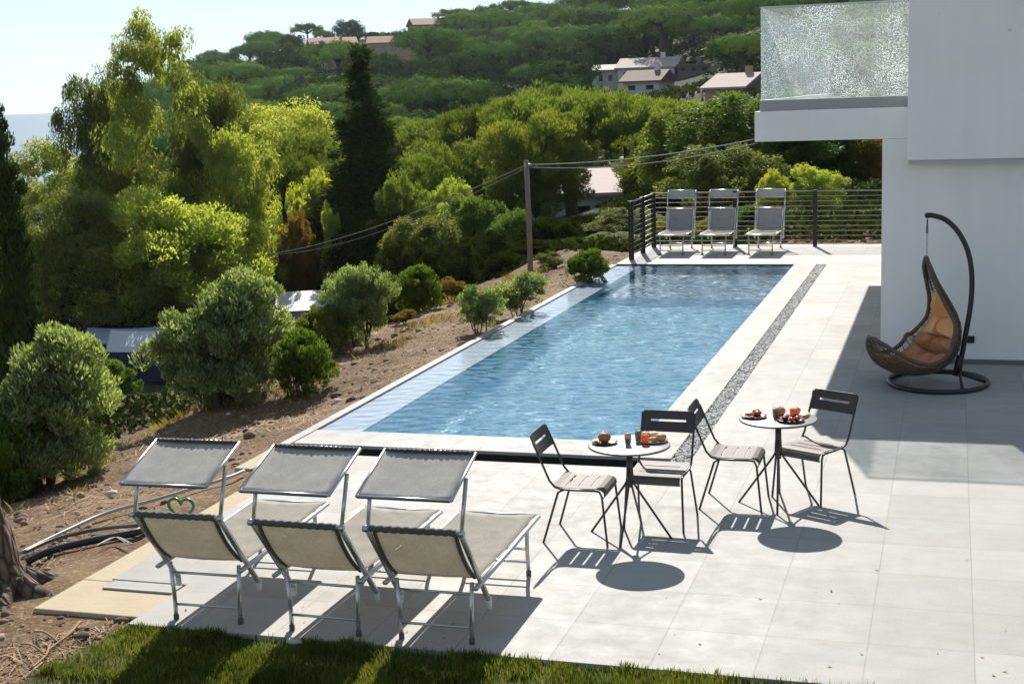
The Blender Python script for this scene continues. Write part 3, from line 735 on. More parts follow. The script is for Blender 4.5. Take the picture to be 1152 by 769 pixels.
def glowy(name, col, tr=.5):
    mt, nt, out = node_mat(name); t = NT(nt); d = t.n('ShaderNodeBsdfDiffuse'); d.inputs[0].default_value = (*col, 1); q = t.n('ShaderNodeBsdfTranslucent'); q.inputs[0].default_value = (*col, 1)
    m_ = t.n('ShaderNodeMixShader'); m_.inputs[0].default_value = tr; t.l(d.outputs[0], m_.inputs[1]); t.l(q.outputs[0], m_.inputs[2]); t.l(m_.outputs[0], out.inputs[0]); return mt
M_coffee = glowy('green grey smoothie', (.16, .17, .09), .4); M_oj = glowy('orange juice', (.95, .25, .01), .5); M_pink = simple('pink yoghurt', (.70, .36, .26), .4)
TZ = .7485
def plate(tx, ty, dx, dy, r, label, mat=M_plate, z=TZ):
    mb = MB(); mb.lathe([(0, .002), (r * .55, .002), (r * .72, .005), (r, .016), (r, .019), (r * .70, .009), (r * .5, .006), (0, .006)], 32)
    o = mb.build('plate', mat, loc=(tx + dx, ty + dy, z)); return tag(o, label, 'plate')
def croissant(x, y, z, a, s, label, group=None, mat=M_crust):
    mb = MB(); pts = []; rs = []
    for i in range(15):
        u = i / 14; th = (u - .5) * 2.6; pts.append((s * .55 * sin(th), s * .55 * (1 - cos(th)), s * .16)); rs.append(s * (.03 + .21 * sin(pi * u) ** .8 * (1 + .12 * cos(u * 40))))
    mb.tube(pts, rs, 10); o = mb.build('croissant', mat, loc=(x, y, z)); o.rotation_euler.z = a; return tag(o, label, 'croissant', group)
def bun(x, y, z, r, label, mat=M_bread, h=.75, name='bread_roll', cat='bread roll', seed=0, group=None):
    mb = MB(); mb.blob((0, 0, r * h * .8), (r, r * .95, r * h), seed=seed, amp=.06, seg=16, ring=10); o = mb.build(name, mat, loc=(x, y, z)); return tag(o, label, cat, group)
def glass(x, y, z, liquid, label, r=.031, h=.095, fill=.7, top=None):
    g = empty('drinking_glass', (x, y, z)); tag(g, label, 'glass')
    mb = MB(); mb.lathe([(0, 0), (r * .82, 0), (r, h), (r - .003, h), (r * .82 - .003, .006), (0, .006)], 24); mb.build('glass_wall', M_gl, g)
    rf = r * (.82 + .18 * fill) - .0036; mb = MB(); mb.lathe([(0, .0065), (r * .82 - .0036, .0065), (rf, h * fill), (0, h * fill)], 24); mb.build('drink', liquid, g)
    if top: mb = MB(); mb.lathe([(0, h * fill + .0005), (rf, h * fill + .0005), (r - .0036, h * .95), (0, h * 1.02)], 24); mb.build('foam', top, g)
    return g
ax, ay = -2.415, 10.72
plate(ax, ay, -.20, .00, .105, 'white plate under the dark crusty bun', M_board)
bun(ax - .20, ay + .0, TZ + .012, .052, 'dark crusty bun on the plate at the loungers side of the breakfast table', h=.85)
croissant(ax - .245, ay - .045, TZ + .012, 2.6, .055, 'small croissant tucked beside the dark crusty bun')
glass(ax - .005, ay - .02, TZ, M_coffee, 'glass of green smoothie topped with pink yoghurt', top=M_pink, fill=.6)
glass(ax + .055, ay + .09, TZ, M_coffee, 'dark glass of green smoothie without topping, behind the pink topped one', h=.09, fill=.9)
glass(ax + .125, ay + .02, TZ, M_oj, 'glass of orange juice in front of the pastry platter by the coping chair', h=.08, fill=.92, r=.036)
plate(ax, ay, .165, .12, .125, 'large white platter of pastries behind the orange juice, table by the loungers')
for k, (dx, dy, m_, nm, lb) in enumerate(((.10, .16, M_crust, 'pastry', 'golden pastry at the coping edge of the large white platter'), (.17, .175, M_cream, 'pastry', 'pale cream pastry on the large white platter'), (.235, .12, M_crust, 'pastry', 'golden brown pastry at the outer edge of the large white platter'))):
    bun(ax + dx, ay + dy, TZ + .012, .042, lb, m_, name='pastry', cat='pastry', seed=k)
croissant(ax + .18, ay + .085, TZ + .014, .4, .075, 'croissant lying across the large white platter')
mb = MB(); mb.box(-.07, .07, -.045, .045, 0, .003); nk = mb.build('napkin', simple('paper napkin', (.72, .70, .66), .9), loc=(ax + .03, ay - .20, TZ)); nk.rotation_euler.z = .3; tag(nk, 'folded white napkin at the front of the table by the loungers', 'napkin')
ax, ay = -1.37, 11.80
plate(ax, ay, -.205, .0, .11, 'wooden plate heaped with croissants and salad, chair-by-pebbles side', M_board)
croissant(ax - .23, ay - .02, TZ + .016, .5, .075, 'croissant on the wooden plate with green salad leaves'); 
bun(ax - .175, ay + .03, TZ + .014, .034, 'red tomato slice heap on the wooden plate of croissants', M_fruit, name='tomato', cat='tomato', h=.6, seed=4)
bun(ax - .19, ay + .065, TZ + .012, .036, 'green salad leaves on the wooden plate of croissants', M_green, name='salad', cat='salad', h=.7, seed=5)
glass(ax - .02, ay - .01, TZ, M_coffee, 'glass of green smoothie on the table closest to the building shade', h=.10, fill=.75)
bun(ax + .0, ay + .11, TZ, .050, 'round crusty loaf behind the smoothie glass', M_crust, h=.85, seed=7)
glass(ax + .125, ay + .015, TZ, M_oj, 'glass of orange juice beside the dark berry plate', h=.085, fill=.92, r=.036)
plate(ax, ay, .115, -.10, .115, 'dark plate of berry cake at the front of the table', M_berry)
for k in range(5): bun(ax + .115 + .055 * cos(k * 1.25), ay - .10 + .055 * sin(k * 1.25), TZ + .012, .026, 'dark red berry piece, one of five on the dark plate', M_berry if k % 2 else M_fruit, name='berry', cat='berry', seed=k, group='berries on the dark plate')
bun(ax + .13, ay + .13, TZ + .012, .045, 'golden bun on the white plate behind the orange juice', M_crust, seed=9); plate(ax, ay, .15, .13, .10, 'white plate under the golden bun, partly behind orange juice')
croissant(ax + .225, ay + .05, TZ, 1.2, .075, 'croissant lying directly on the table beside the brown chair back')

# ------------------------------------------------------------------ lawn
mt, nt, out = node_mat('lawn soil'); t = NT(nt); p = t.n('ShaderNodeBsdfPrincipled'); p.inputs['Roughness'].default_value = 1
t.l(t.ramp(t.noise(t.coords(), 9, 5), [(.35, (.028, .040, .012)), (.7, (.07, .075, .025))]), p.inputs['Base Color']); t.l(p.outputs[0], out.inputs[0])
LWN = np.array([[-5.42, 8.16], [7, 8.16], [7, 3], [-5.9, 3], [-5.8, 5.6], [-5.66, 6.6], [-5.56, 7.1], [-5.50, 7.6]])
mb = MB(); mb.add([(x, y, -.035) for x, y in LWN], [tuple(range(len(LWN)))[::-1]]); tag(mb.build('lawn_soil', mt), kind='structure')
def blades(n, x0, x1, y0, y1, h, lean=.5):
    x = rng.uniform(x0, x1, n); y = rng.uniform(y0, y1, n)
    edge = -5.40 - .14 * np.clip(8.1 - y, 0, 3) - .10 * vnoise(y * 2.2, y * 0 + 3.3, 9)
    x = np.where(x < edge + rng.exponential(.06, n) - .03, np.nan, x); ok = ~np.isnan(x) & (y < 8.13); x = x[ok]; y = y[ok]; n = len(x)
    worn = rng.random(len(x)) < np.clip(.55 + 2.6 * vnoise(x * 2.1, y * 2.1, 61) + .9 * vnoise(x * 8, y * 8, 62), .12, 1); x = x[worn]; y = y[worn]; n = len(x)
    cl = vnoise(x * 7, y * 7, 8) + .5
    hh = h * rng.uniform(.45, 1.15, n) * (.6 + .8 * cl); a = rng.uniform(0, 2 * pi, n); wd_ = rng.uniform(.0022, .0042, n)
    lx = np.cos(a) * hh * rng.uniform(0, lean, n); ly = np.sin(a) * hh * rng.uniform(0, lean, n)
    bx, by = -np.sin(a) * wd_, np.cos(a) * wd_
    z0 = np.full(n, -.036)
    P = np.stack([np.stack([x - bx, y - by, z0], 1), np.stack([x + bx, y + by, z0], 1), np.stack([x + bx * .7 + lx * .4, y + by * .7 + ly * .4, z0 + hh * .62], 1), np.stack([x + lx, y + ly, z0 + hh], 1)], 1)
    return P.reshape(-1, 3)
V = np.concatenate([blades(125000, -6.3, -.7, 7.25, 8.14, .062), blades(15000, -.7, 4, 7.25, 8.14, .062), blades(26000, -6.4, 2, 5.8, 7.25, .06)])
M_grass = leaf_mat('grass blades', (.065, .10, .018), (.10, .145, .028), (.26, .22, .09), trans=.42, nscale=2.5)
lawn = link(bpy.data.objects.new('lawn_grass', np_mesh('lawn_grass', V, 4, M_grass))); tag(lawn, 'short green lawn along the edge of the pale stone terrace', 'grass', kind='stuff')
st = MB(); st.blob((0, 0, .02), (.055, .035, .022), seed=3, amp=.15); s_o = st.build('stone', simple('pale stone', (.5, .47, .43), .8), loc=(float(gp(331, 724)[0]), float(gp(331, 724)[1]), 0)); tag(s_o, 'small pale stone lying in the lawn below the middle lounger', 'stone')

# ------------------------------------------------------------------ loose things on the bare earth
M_pipe = simple('grey pvc pipe', (.42, .42, .42), .45); M_hose = simple('black hose', (.022, .022, .025), .5); 
def on_ground(pts, dz):
    o = []
    for px, py in pts:
        p = spot(px, py); o.append((p.x, p.y, ground_at(p.x, p.y) + dz))
    return o
mb = MB(); mb.tube(smooth_path(on_ground([(22, 629), (70, 605), (120, 583), (180, 566), (250, 545), (275, 535)], .05), 5), .016, 10); tag(mb.build('conduit_pipe', M_pipe), 'thin grey pipe running over the bare earth beside the terrace', 'pipe')
mb = MB(); mb.tube(smooth_path(on_ground([(30, 638), (60, 625), (105, 614), (150, 606), (166, 598)], .05), 6), .032, 10); tag(mb.build('drain_hose', M_hose), 'thick black hose on the bare earth closest to the terrace corner', 'hose')
mb = MB(); mb.tube(smooth_path(on_ground([(28, 630), (62, 615), (110, 604), (150, 600), (162, 600)], .07), 6), .018, 8); tag(mb.build('drain_hose', simple('dark grey hose', (.09, .09, .095), .5)), 'thinner dark grey hose lying along the thick black one', 'hose')
mb = MB()
for k in range(3): mb.tube(smooth_path(on_ground([(108 + 6 * k, 622 - 3 * k), (128 + 3 * k, 612), (142 + 4 * k, 618 + k)], .06), 6), .004, 6)
tag(mb.build('cable', M_pipe), 'thin grey cable loops sticking out by the black hose end', 'cable')
# green heart-shaped loop on its spike
gpt = Vector((-6.18, 10.22, -.022)); sprk = empty('garden_sprinkler', gpt); tag(sprk, 'green heart-shaped garden sprinkler loop standing beside the end lounger', 'sprinkler')
M_gr = simple('green plastic', (.035, .19, .075), .35, coat=.3)
P = []
for i in range(40):
    a = 2 * pi * i / 40; P.append((.0074 * 16 * sin(a) ** 3, 0, .19 + .0068 * (13 * cos(a) - 5 * cos(2 * a) - 2 * cos(3 * a) - cos(4 * a))))
mb = MB(); mb.tube(P, .014, 8, closed=True); mb.build('loop', M_gr, sprk)
mb = MB(); mb.tube([(0, 0, 0), (0, 0, .10)], .02, 10); mb.box(-.09, .09, -.05, .05, 0, .02); mb.build('base', M_black, sprk)

# straw-coloured grass in tufts on the bank
n = 24000; p_ = np.abs(rng.normal(0, 2.4, n)) + 1.6; yy = rng.uniform(9, 31, n); xx = -6.7 - p_
kp = (vnoise(xx / 1.1, yy / 1.1, 51) + .5 * vnoise(xx / .35, yy / .35, 52)) > .16 - .03 * np.clip(p_ - 2, 0, 4); xx = xx[kp]; yy = yy[kp]; n = len(xx); zz = height(xx, yy) - .01
hh = rng.uniform(.04, .16, n); a = rng.uniform(0, 2 * pi, n); lx = np.cos(a) * hh * rng.uniform(.1, .9, n); ly = np.sin(a) * hh * rng.uniform(.1, .9, n); bx, by = -np.sin(a) * .005, np.cos(a) * .005
V = np.stack([np.stack([xx - bx, yy - by, zz], 1), np.stack([xx + bx, yy + by, zz], 1), np.stack([xx + bx * .6 + lx * .4, yy + by * .6 + ly * .4, zz + hh * .6], 1), np.stack([xx + lx, yy + ly, zz + hh], 1)], 1).reshape(-1, 3)
dg = link(bpy.data.objects.new('dry_grass', np_mesh('dry_grass', V, 4, leaf_mat('dry grass', (.24, .13, .05), (.36, .25, .11), (.22, .20, .06), trans=.4, nscale=1.2)))); tag(dg, 'dry straw-coloured grass growing in patches on the bank', 'grass', kind='stuff')
# fallen leaves blown onto the paving
n = 46; xx = rng.uniform(-5.2, 1.5, n); yy = 8.2 + rng.exponential(1.1, n); a = rng.uniform(0, pi, n); L = rng.uniform(.008, .022, n)[:, None]; P_ = np.stack([xx, yy, np.full(n, .004)], 1)
d1 = np.stack([np.cos(a), np.sin(a), rng.uniform(-.2, .5, n)], 1); d2 = np.stack([-np.sin(a), np.cos(a), rng.uniform(-.3, .3, n)], 1)
V = np.stack([P_ - d1 * L, P_ + d2 * L * .4, P_ + d1 * L, P_ - d2 * L * .4], 1); V[..., 2] = np.maximum(V[..., 2], .002); V = V.reshape(-1, 3)
fl = link(bpy.data.objects.new('fallen_leaves', np_mesh('fallen_leaves', V, 4, island_mat('fallen leaf', [(0, (.10, .06, .03)), (1, (.28, .2, .08))])))); tag(fl, 'tiny dry leaves blown over the pale paving', 'leaves', kind='stuff')
# stones, clods, dry litter
n = 5200; p_ = np.abs(rng.normal(0, 3.2, n)) + .15; yy = rng.uniform(6.5, 31, n); xx = -6.7 - p_
k2 = 900; xx = np.concatenate([xx, rng.uniform(-8.2, -5.3, k2)]); yy = np.concatenate([yy, rng.uniform(6.0, 8.4, k2)]); 
keep = ~((xx > -6.9) & (yy > 8.3)) & ~((xx > -5.48 - .14 * np.clip(8.1 - yy, 0, 3))); xx = xx[keep]; yy = yy[keep]
zz = height(xx, yy); sz = np.minimum(rng.pareto(2.2, len(xx)) * .011 + .009, .085)
tag(scatter_stones('earth_clods', np.stack([xx, yy, zz], 1), sz, island_mat('clods', [(0, (.08, .05, .03)), (.6, (.20, .135, .08)), (.92, (.30, .22, .14)), (1, (.55, .50, .44))], .95)), 'loose clods and small stones scattered over the bare earth', 'clods', kind='stuff')
n = 16000; xx = -6.7 - np.abs(rng.normal(0, 3.0, n)); yy = rng.uniform(6, 31, n); xx[:3500] = rng.uniform(-8, -5.3, 3500); yy[:3500] = rng.uniform(6.0, 8.6, 3500)
keep = (vnoise(xx / .8, yy / .8, 21) > .0) & ~((xx > -6.85) & (yy > 8.3)) & (xx < -5.45 - .14 * np.clip(8.1 - yy, 0, 3)); xx = xx[keep]; yy = yy[keep]; n = len(xx)
zz = height(xx, yy) + .008; a = rng.uniform(0, pi, n); L = rng.uniform(.03, .10, n); w_ = rng.uniform(.0025, .006, n); dz = rng.uniform(-.01, .03, n)
dx, dy = np.cos(a) * L, np.sin(a) * L; ex, ey = -np.sin(a) * w_, np.cos(a) * w_
V = np.stack([np.stack([xx - dx - ex, yy - dy - ey, zz], 1), np.stack([xx - dx + ex, yy - dy + ey, zz], 1), np.stack([xx + dx + ex, yy + dy + ey, zz + dz], 1), np.stack([xx + dx - ex, yy + dy - ey, zz + dz], 1)], 1).reshape(-1, 3)
lit = link(bpy.data.objects.new('dry_litter', np_mesh('dry_litter', V, 4, island_mat('litter', [(0, (.12, .055, .03)), (.6, (.30, .17, .09)), (1, (.48, .36, .22))], .9)))); tag(lit, 'dry straw and pine needle litter on the bare earth', 'litter', kind='stuff')
M_root = simple('dry root', (.34, .22, .13), .9, var=.3)
for k, (pp, lb) in enumerate((([(52, 738), (66, 727), (80, 716), (90, 704)], 'long forked dry root in the earth by the lawn corner'), ([(36, 756), (52, 742), (58, 728), (72, 722)], 'gnarled short root stub by the lower lawn corner'))):
    mb = MB(); q = on_ground(pp, .03); mb.tube(smooth_path(q, 5), [.008] * (len(smooth_path(q, 5)))); mb.tube(smooth_path([q[1], (q[1][0] - .12, q[1][1] + .03, q[1][2] + .05), (q[1][0] - .26, q[1][1] + .10, q[1][2] + .02)], 5), .008)
    tag(mb.build('dry_root', M_root), lb, 'root')

# ------------------------------------------------------------------ trees and shrubs
tr_ = np.random.default_rng(77)
def unit(n, r=tr_):
    v = r.normal(size=(n, 3)); return v / np.linalg.norm(v, axis=1, keepdims=True)
def foliage(lobes, n_sub, sub_r, n_leaf, leaf, mode='random', shell=(.72, 1.02), seed=1, flat=1.0, underside=.35, face=.5):
    """lobes: (cx,cy,cz,rx,ry,rz).  Clumps sit on and in the lobes, leaves sit on the clumps.  Returns quad corners."""
    r = np.random.default_rng(seed); L = np.array(lobes, float)
    wgt = (L[:, 3] * L[:, 4] + L[:, 3] * L[:, 5] + L[:, 4] * L[:, 5]); wgt /= wgt.sum()
    li = r.choice(len(L), n_sub, p=wgt); d = unit(n_sub, r)
    low = d[:, 2] < -.2; flip = low & (r.random(n_sub) > underside); d[flip, 2] *= -1
    q = r.uniform(shell[0], shell[1], n_sub); inner = r.random(n_sub) < .22; q[inner] *= r.uniform(.3, .9, inner.sum())
    C = L[li, :3] + d * L[li, 3:6] * q[:, None]
    sr = sub_r * r.uniform(.55, 1.35, n_sub)
    k = r.integers(0, n_sub, n_leaf); e = unit(n_leaf, r)
    P = C[k] + e * (sr[k] * r.uniform(.35, 1.05, n_leaf) ** .6)[:, None] * np.array([1, 1, flat])
    if mode == 'up': a = e * .6 + np.array([0, 0, .9]) + .35 * unit(n_leaf, r)
    elif mode == 'droop': a = e * .35 + np.array([0, 0, -.9]) + .5 * unit(n_leaf, r)
    elif mode == 'out': a = e + .5 * unit(n_leaf, r)
    else: a = unit(n_leaf, r)
    a /= np.linalg.norm(a, axis=1, keepdims=True)
    no = face * (.7 * d[k] + .6 * e) + (1 - face) * unit(n_leaf, r)
    if mode == 'shell':
        no = 1.0 * d[k] + .32 * e + .18 * unit(n_leaf, r); a = np.cross(no, unit(n_leaf, r)); a /= np.linalg.norm(a, axis=1, keepdims=True) + 1e-9
    s = np.cross(a, no); s /= np.linalg.norm(s, axis=1, keepdims=True) + 1e-9
    ls = leaf[0] * r.uniform(.6, 1.3, n_leaf)[:, None] * .5; ws = leaf[1] * r.uniform(.6, 1.3, n_leaf)[:, None] * .5
    m = a * ls * .15
    return np.stack([P - a * ls, P + s * ws + m, P + a * ls, P - s * ws + m], 1).reshape(-1, 3), C
def limbs(mb, base, targets, r0, sag=.0, fork=.35, n=7, seed=0, wob=.06):
    rr = random.Random(seed); b = Vector(base)
    for tg_ in targets:
        tg_ = Vector(tg_); mid = b.lerp(tg_, .5) + Vector((rr.uniform(-1, 1), rr.uniform(-1, 1), rr.uniform(-.3, 1))) * (tg_ - b).length * wob * 2
        mid.x = b.x + (mid.x - b.x) * .75; mid.y = b.y + (mid.y - b.y) * .75
        P = smooth_path([b, mid, tg_], 5); mb.tube(P, [r0 * (1 - .8 * i / (len(P) - 1)) for i in range(len(P))], n)
M_bark = simple('dark bark', (.085, .060, .045), .95, var=.4, scale=5, bump=.8)
M_bark_p = simple('pale bark', (.22, .18, .14), .9, var=.3, scale=4, bump=.5)
def tree_proto(name, H, lobes, n_sub, sub_r, n_leaf, leaf, mat, mode, stems=1, pole=0, r0=.2, bark=None, seed=1, spread=.0, crown='crown', limb_n=None, **kw):
    V, C = foliage(lobes, n_sub, sub_r, n_leaf, leaf, mode, seed=seed, **kw)
    root = bpy.data.objects.new(name, None); COL.objects.link(root)
    co = link(bpy.data.objects.new(crown, np_mesh(crown, V, 4, mat)), root)
    rr = random.Random(seed); mb = MB(); lo = sorted(lobes, key=lambda l: l[2])
    zf = min(l[2] - l[5] * .6 for l in lobes) if stems == 1 else .1
    if pole:
        mb.tube([(0, 0, -.6), (0, 0, H * .5), (0, 0, H * .93)], [r0, r0 * .6, .03], 9)
    elif stems == 1:
        f = Vector((0, 0, max(zf, .05 * H))); P = smooth_path([(0, 0, -.6), (rr.uniform(-.1, .1) * r0 * 3, 0, f.z * .5), f], 5)
        mb.tube(P, [r0 * (1.35 - .5 * i / (len(P) - 1)) for i in range(len(P))], 9)
        limbs(mb, f, [(l[0], l[1], l[2] + l[5] * .3) for l in lobes], r0 * .6, seed=seed)
    else:
        for k in range(stems):
            a = 2 * pi * k / stems + .4; l = lobes[k % len(lobes)]
            limbs(mb, (cos(a) * spread, sin(a) * spread, -.5), [(l[0], l[1], l[2] + l[5] * .3)], r0, seed=seed + k)
            f = Vector((l[0] * .5, l[1] * .5, l[2] * .55)); limbs(mb, f, [(m_[0], m_[1], m_[2]) for m_ in lobes if (Vector(m_[:3]) - Vector(l[:3])).length < H * .3][:4], r0 * .4, seed=seed + 9 + k)
    idx = tr_.choice(len(C), min(limb_n or 30, len(C)), replace=False)
    for i in (() if pole else idx):      # twigs that reach the clumps
        c = Vector(C[i]); l = min(lobes, key=lambda q: (Vector(q[:3]) - c).length); limbs(mb, (l[0], l[1], l[2] - l[5] * .2), [c], r0 * .16, n=5, seed=int(i))
    tk = mb.build('trunk', bark or M_bark, root)
    xs = V[:, 0]; ys = V[:, 1]
    root['H0'] = float(np.percentile(V[:, 2], 99.7)); root['W0'] = float((np.percentile(xs, 99) - np.percentile(xs, 1) + np.percentile(ys, 99) - np.percentile(ys, 1)) / 2)
    return root
def clones(o):
    c = o.copy(); COL.objects.link(c)
    for ch in o.children:
        d = ch.copy(); COL.objects.link(d); d.parent = c
    return c
used = set(); n_placed = [0]
def plant(proto, pos, h, wid, label, cat, group=None, rz=None, mats=None, name=None, lean=0.):
    if proto.name in used: o = clones(proto)
    else: used.add(proto.name); o = proto
    o.location = pos; sxy = wid / proto['W0']; sz = h / proto['H0']
    n_placed[0] += 1; rz = (n_placed[0] * 2.399) % 6.28 if rz is None else rz
    o.scale = (sxy, sxy, sz); o.rotation_euler = (lean, 0, rz); tag(o, label, cat, group)
    if name: o.name = name
    if mats:
        for ch in o.children:
            if ch.name.split('.')[0] in mats:
                ch.material_slots[0].link = 'OBJECT'; ch.material_slots[0].material = mats[ch.name.split('.')[0]]
    return o
# foliage colours
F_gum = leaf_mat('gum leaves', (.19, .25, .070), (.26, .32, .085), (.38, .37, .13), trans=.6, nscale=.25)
F_gum_d = leaf_mat('gum leaves painted shaded', (.13, .16, .045), (.18, .21, .055), (.26, .23, .08), trans=.5, nscale=.25)  # darker copy of the gum leaves, shade put into the colour
F_lime = leaf_mat('lime leaves', (.27, .34, .085), (.35, .41, .10), (.46, .45, .15), trans=.6, nscale=.3)
F_pine = leaf_mat('pine needles', (.085, .12, .025), (.13, .17, .032), (.22, .19, .05), trans=.5, nscale=.3)
F_pine_y = leaf_mat('pine needles painted sunny', (.13, .185, .042), (.185, .24, .05), (.28, .26, .08), trans=.52, nscale=.3)  # brighter, yellower copy of the pine needles, sunlight put into the colour
F_dark = leaf_mat('dark evergreen', (.030, .054, .022), (.048, .078, .028), (.07, .10, .036), trans=.3, nscale=.4, tcol=(1.1, 1.2, .6), spec=0)
F_green = leaf_mat('broad leaves', (.07, .125, .026), (.11, .175, .034), (.18, .23, .06), trans=.5, nscale=.5)
F_olive = leaf_mat('olive leaves', (.19, .235, .115), (.30, .345, .18), (.50, .54, .34), trans=.5, nscale=.8, tcol=(1.15, 1.25, .5))
F_dry = leaf_mat('dry leaves', (.16, .11, .035), (.24, .16, .05), (.30, .20, .07), trans=.5, nscale=.6)
F_painted_shade = leaf_mat('foliage painted in shade', (.022, .034, .011), (.034, .05, .015), (.06, .07, .022), trans=.3, nscale=.4, spec=0)  # near-black leaf colour paints the tree shade on undergrowth, scrub and ground cover
F_hill = leaf_mat('hillside pine needles', (.17, .27, .07), (.21, .32, .08), (.26, .36, .10), trans=.05, nscale=.05, rough=1, spec=0)
F_hill2 = leaf_mat('hillside oak leaves', (.055, .10, .035), (.08, .135, .045), (.11, .17, .055), trans=.06, nscale=.05, rough=1, spec=0)

def lobes_rand(n, W, z0, z1, rr, seed, top=1.0, taper=.6):
    r = random.Random(seed); o = []
    for k in range(n):
        u = (k + .5) / n; z = z0 + (z1 - z0) * u; ww = W * (1 - taper * u ** 1.6) * (.45 + .55 * min(1, 3 * u + .3))
        a = k * 2.4 + r.uniform(-.5, .5); q = ww * r.uniform(.45, 1)
        s = rr * r.uniform(.7, 1.25); o.append((q * cos(a), q * sin(a), z, s, s, s * r.uniform(.8, 1.25)))
    return o
P_gum = tree_proto('eucalyptus_tree', 14, lobes_rand(20, 2.7, 3.4, 13.1, .92, 2, taper=.5), 190, .46, 26000, (.23, .065), F_gum, 'droop', stems=4, r0=.16, spread=.25, bark=M_bark_p, seed=2, flat=1.25, limb_n=60)
P_gum2 = tree_proto('eucalyptus_tree', 12, lobes_rand(17, 3.6, 2.0, 10.6, 1.35, 9, taper=.5), 260, .60, 42000, (.24, .07), F_gum, 'droop', stems=3, r0=.16, spread=.3, seed=9, flat=1.2, limb_n=40)
P_lime = tree_proto('acacia_tree', 8, lobes_rand(13, 3.0, 1.4, 6.8, 1.45, 15, taper=.5), 420, .46, 52000, (.20, .075), F_lime, 'up', stems=3, r0=.12, spread=.2, seed=15)
def dome(n, W, z, rz, s, seed):
    r = random.Random(seed); o = [(0, 0, z + rz * .5, s * 1.1, s * 1.1, s * .7)]
    for k in range(n - 1):
        a = k * 2.4 + r.uniform(-.3, .3); q = W * math.sqrt((k + .8) / n); o.append((q * cos(a), q * sin(a), z + rz * (1 - (q / W) ** 2) * .9 + r.uniform(-.3, .3), s * r.uniform(.75, 1.2), s * r.uniform(.75, 1.2), s * r.uniform(.45, .7)))
    return o
P_pine = tree_proto('umbrella_pine', 9, dome(14, 3.6, 5.2, 2.2, 1.45, 4), 430, .42, 60000, (.26, .045), F_pine, 'up', r0=.24, seed=4, underside=.6)
P_pine2 = tree_proto('umbrella_pine', 9, lobes_rand(15, 3.4, 3.4, 8.1, 1.35, 31, taper=.55), 460, .42, 60000, (.26, .045), F_pine_y, 'up', r0=.22, seed=31)
P_oak = tree_proto('evergreen_oak', 7, lobes_rand(14, 2.8, 1.6, 5.8, 1.4, 6, taper=.5), 420, .44, 52000, (.17, .085), F_green, 'out', r0=.2, seed=6)
# conical fir
r = random.Random(5); cl = []
for k in range(60):
    u = (k + .5) / 60; z = .5 + 13.4 * u; q = 2.7 * (1 - u) ** .95 + .10; a = k * 2.399; s = .55 * (1 - u) + .20
    cl.append((q * .62 * cos(a) * r.uniform(.7, 1.2), q * .62 * sin(a) * r.uniform(.7, 1.2), z, q * .42 + .12, q * .42 + .12, s))
cl += [(0, 0, 13.2, .25, .25, .8), (0, 0, 14.1, .12, .12, .8)]
P_fir = tree_proto('fir_tree', 14.5, cl, 900, .42, 70000, (.30, .11), F_dark, 'out', pole=1, r0=.22, seed=5, underside=.9, limb_n=10)
cl = [(r.uniform(-.2, .2), r.uniform(-.2, .2), .5 + k * .42, .62 * (1 - (k / 22) ** 3) + .1, .62 * (1 - (k / 22) ** 3) + .1, .6) for k in range(22)]
P_cyp = tree_proto('cypress_tree', 10, cl, 500, .22, 45000, (.17, .06), F_dark, 'up', pole=1, r0=.14, seed=8, underside=.9, limb_n=4)
P_olive = tree_proto('olive_tree', 2.6, [(.48, .05, 2.05, .42, .42, .42), (.12, -.1, 1.72, .42, .45, .40), (.30, .3, 1.75, .4, .4, .4), (-.38, .05, 1.38, .46, .46, .40), (-.78, -.1, 1.05, .34, .36, .32), (.0, -.35, 1.1, .5, .42, .48), (.52, -.15, 1.2, .44, .46, .5), (.82, .1, 1.42, .24, .3, .32), (-.35, -.4, .62, .36, .36, .34), (.40, -.35, .5, .38, .36, .32), (.1, .4, .8, .6, .4, .6), (-.5, .3, .8, .4, .4, .4)], 380, .17, 56000, (.10, .030), F_olive, 'up', face=.12, shell=(.62, 1.18), stems=3, r0=.08, spread=.12, seed=12, limb_n=50)
P_olive2 = tree_proto('olive_tree', 2.6, [(0, .1, 1.9, .55, .6, .5), (.7, -.1, 1.6, .45, .45, .45), (-.6, .2, 1.5, .6, .5, .6), (-.2, -.5, 1.2, .55, .5, .55), (.5, .5, 1.25, .5, .5, .5), (.15, -.2, .8, .55, .5, .45), (-.6, -.2, .8, .4, .4, .4)], 330, .18, 42000, (.095, .028), F_olive, 'up', face=.12, shell=(.6, 1.25), stems=4, r0=.06, spread=.15, seed=19, limb_n=50)
P_bush = tree_proto('shrub', 1.3, [(0, 0, .62, .5, .5, .5), (.35, .15, .45, .38, .38, .4), (-.35, .1, .5, .4, .38, .42), (.05, -.35, .4, .38, .38, .36), (-.1, .3, .85, .3, .3, .3), (.2, -.05, .95, .25, .25, .28)], 260, .12, 24000, (.075, .030), F_green, 'up', face=.15, shell=(.55, 1.3), stems=5, r0=.022, spread=.08, seed=23, crown='foliage', limb_n=40)
P_bush2 = tree_proto('shrub', 1.6, [(.1, 0, .7, .34, .34, .5), (-.3, .1, .55, .28, .28, .4), (.35, -.1, .95, .22, .22, .35), (-.15, -.25, 1.1, .2, .2, .35), (.0, .3, .5, .32, .28, .4)], 190, .11, 13000, (.085, .026), F_olive, 'up', face=.15, shell=(.5, 1.3), stems=5, r0=.02, spread=.08, seed=27, crown='foliage', limb_n=60)

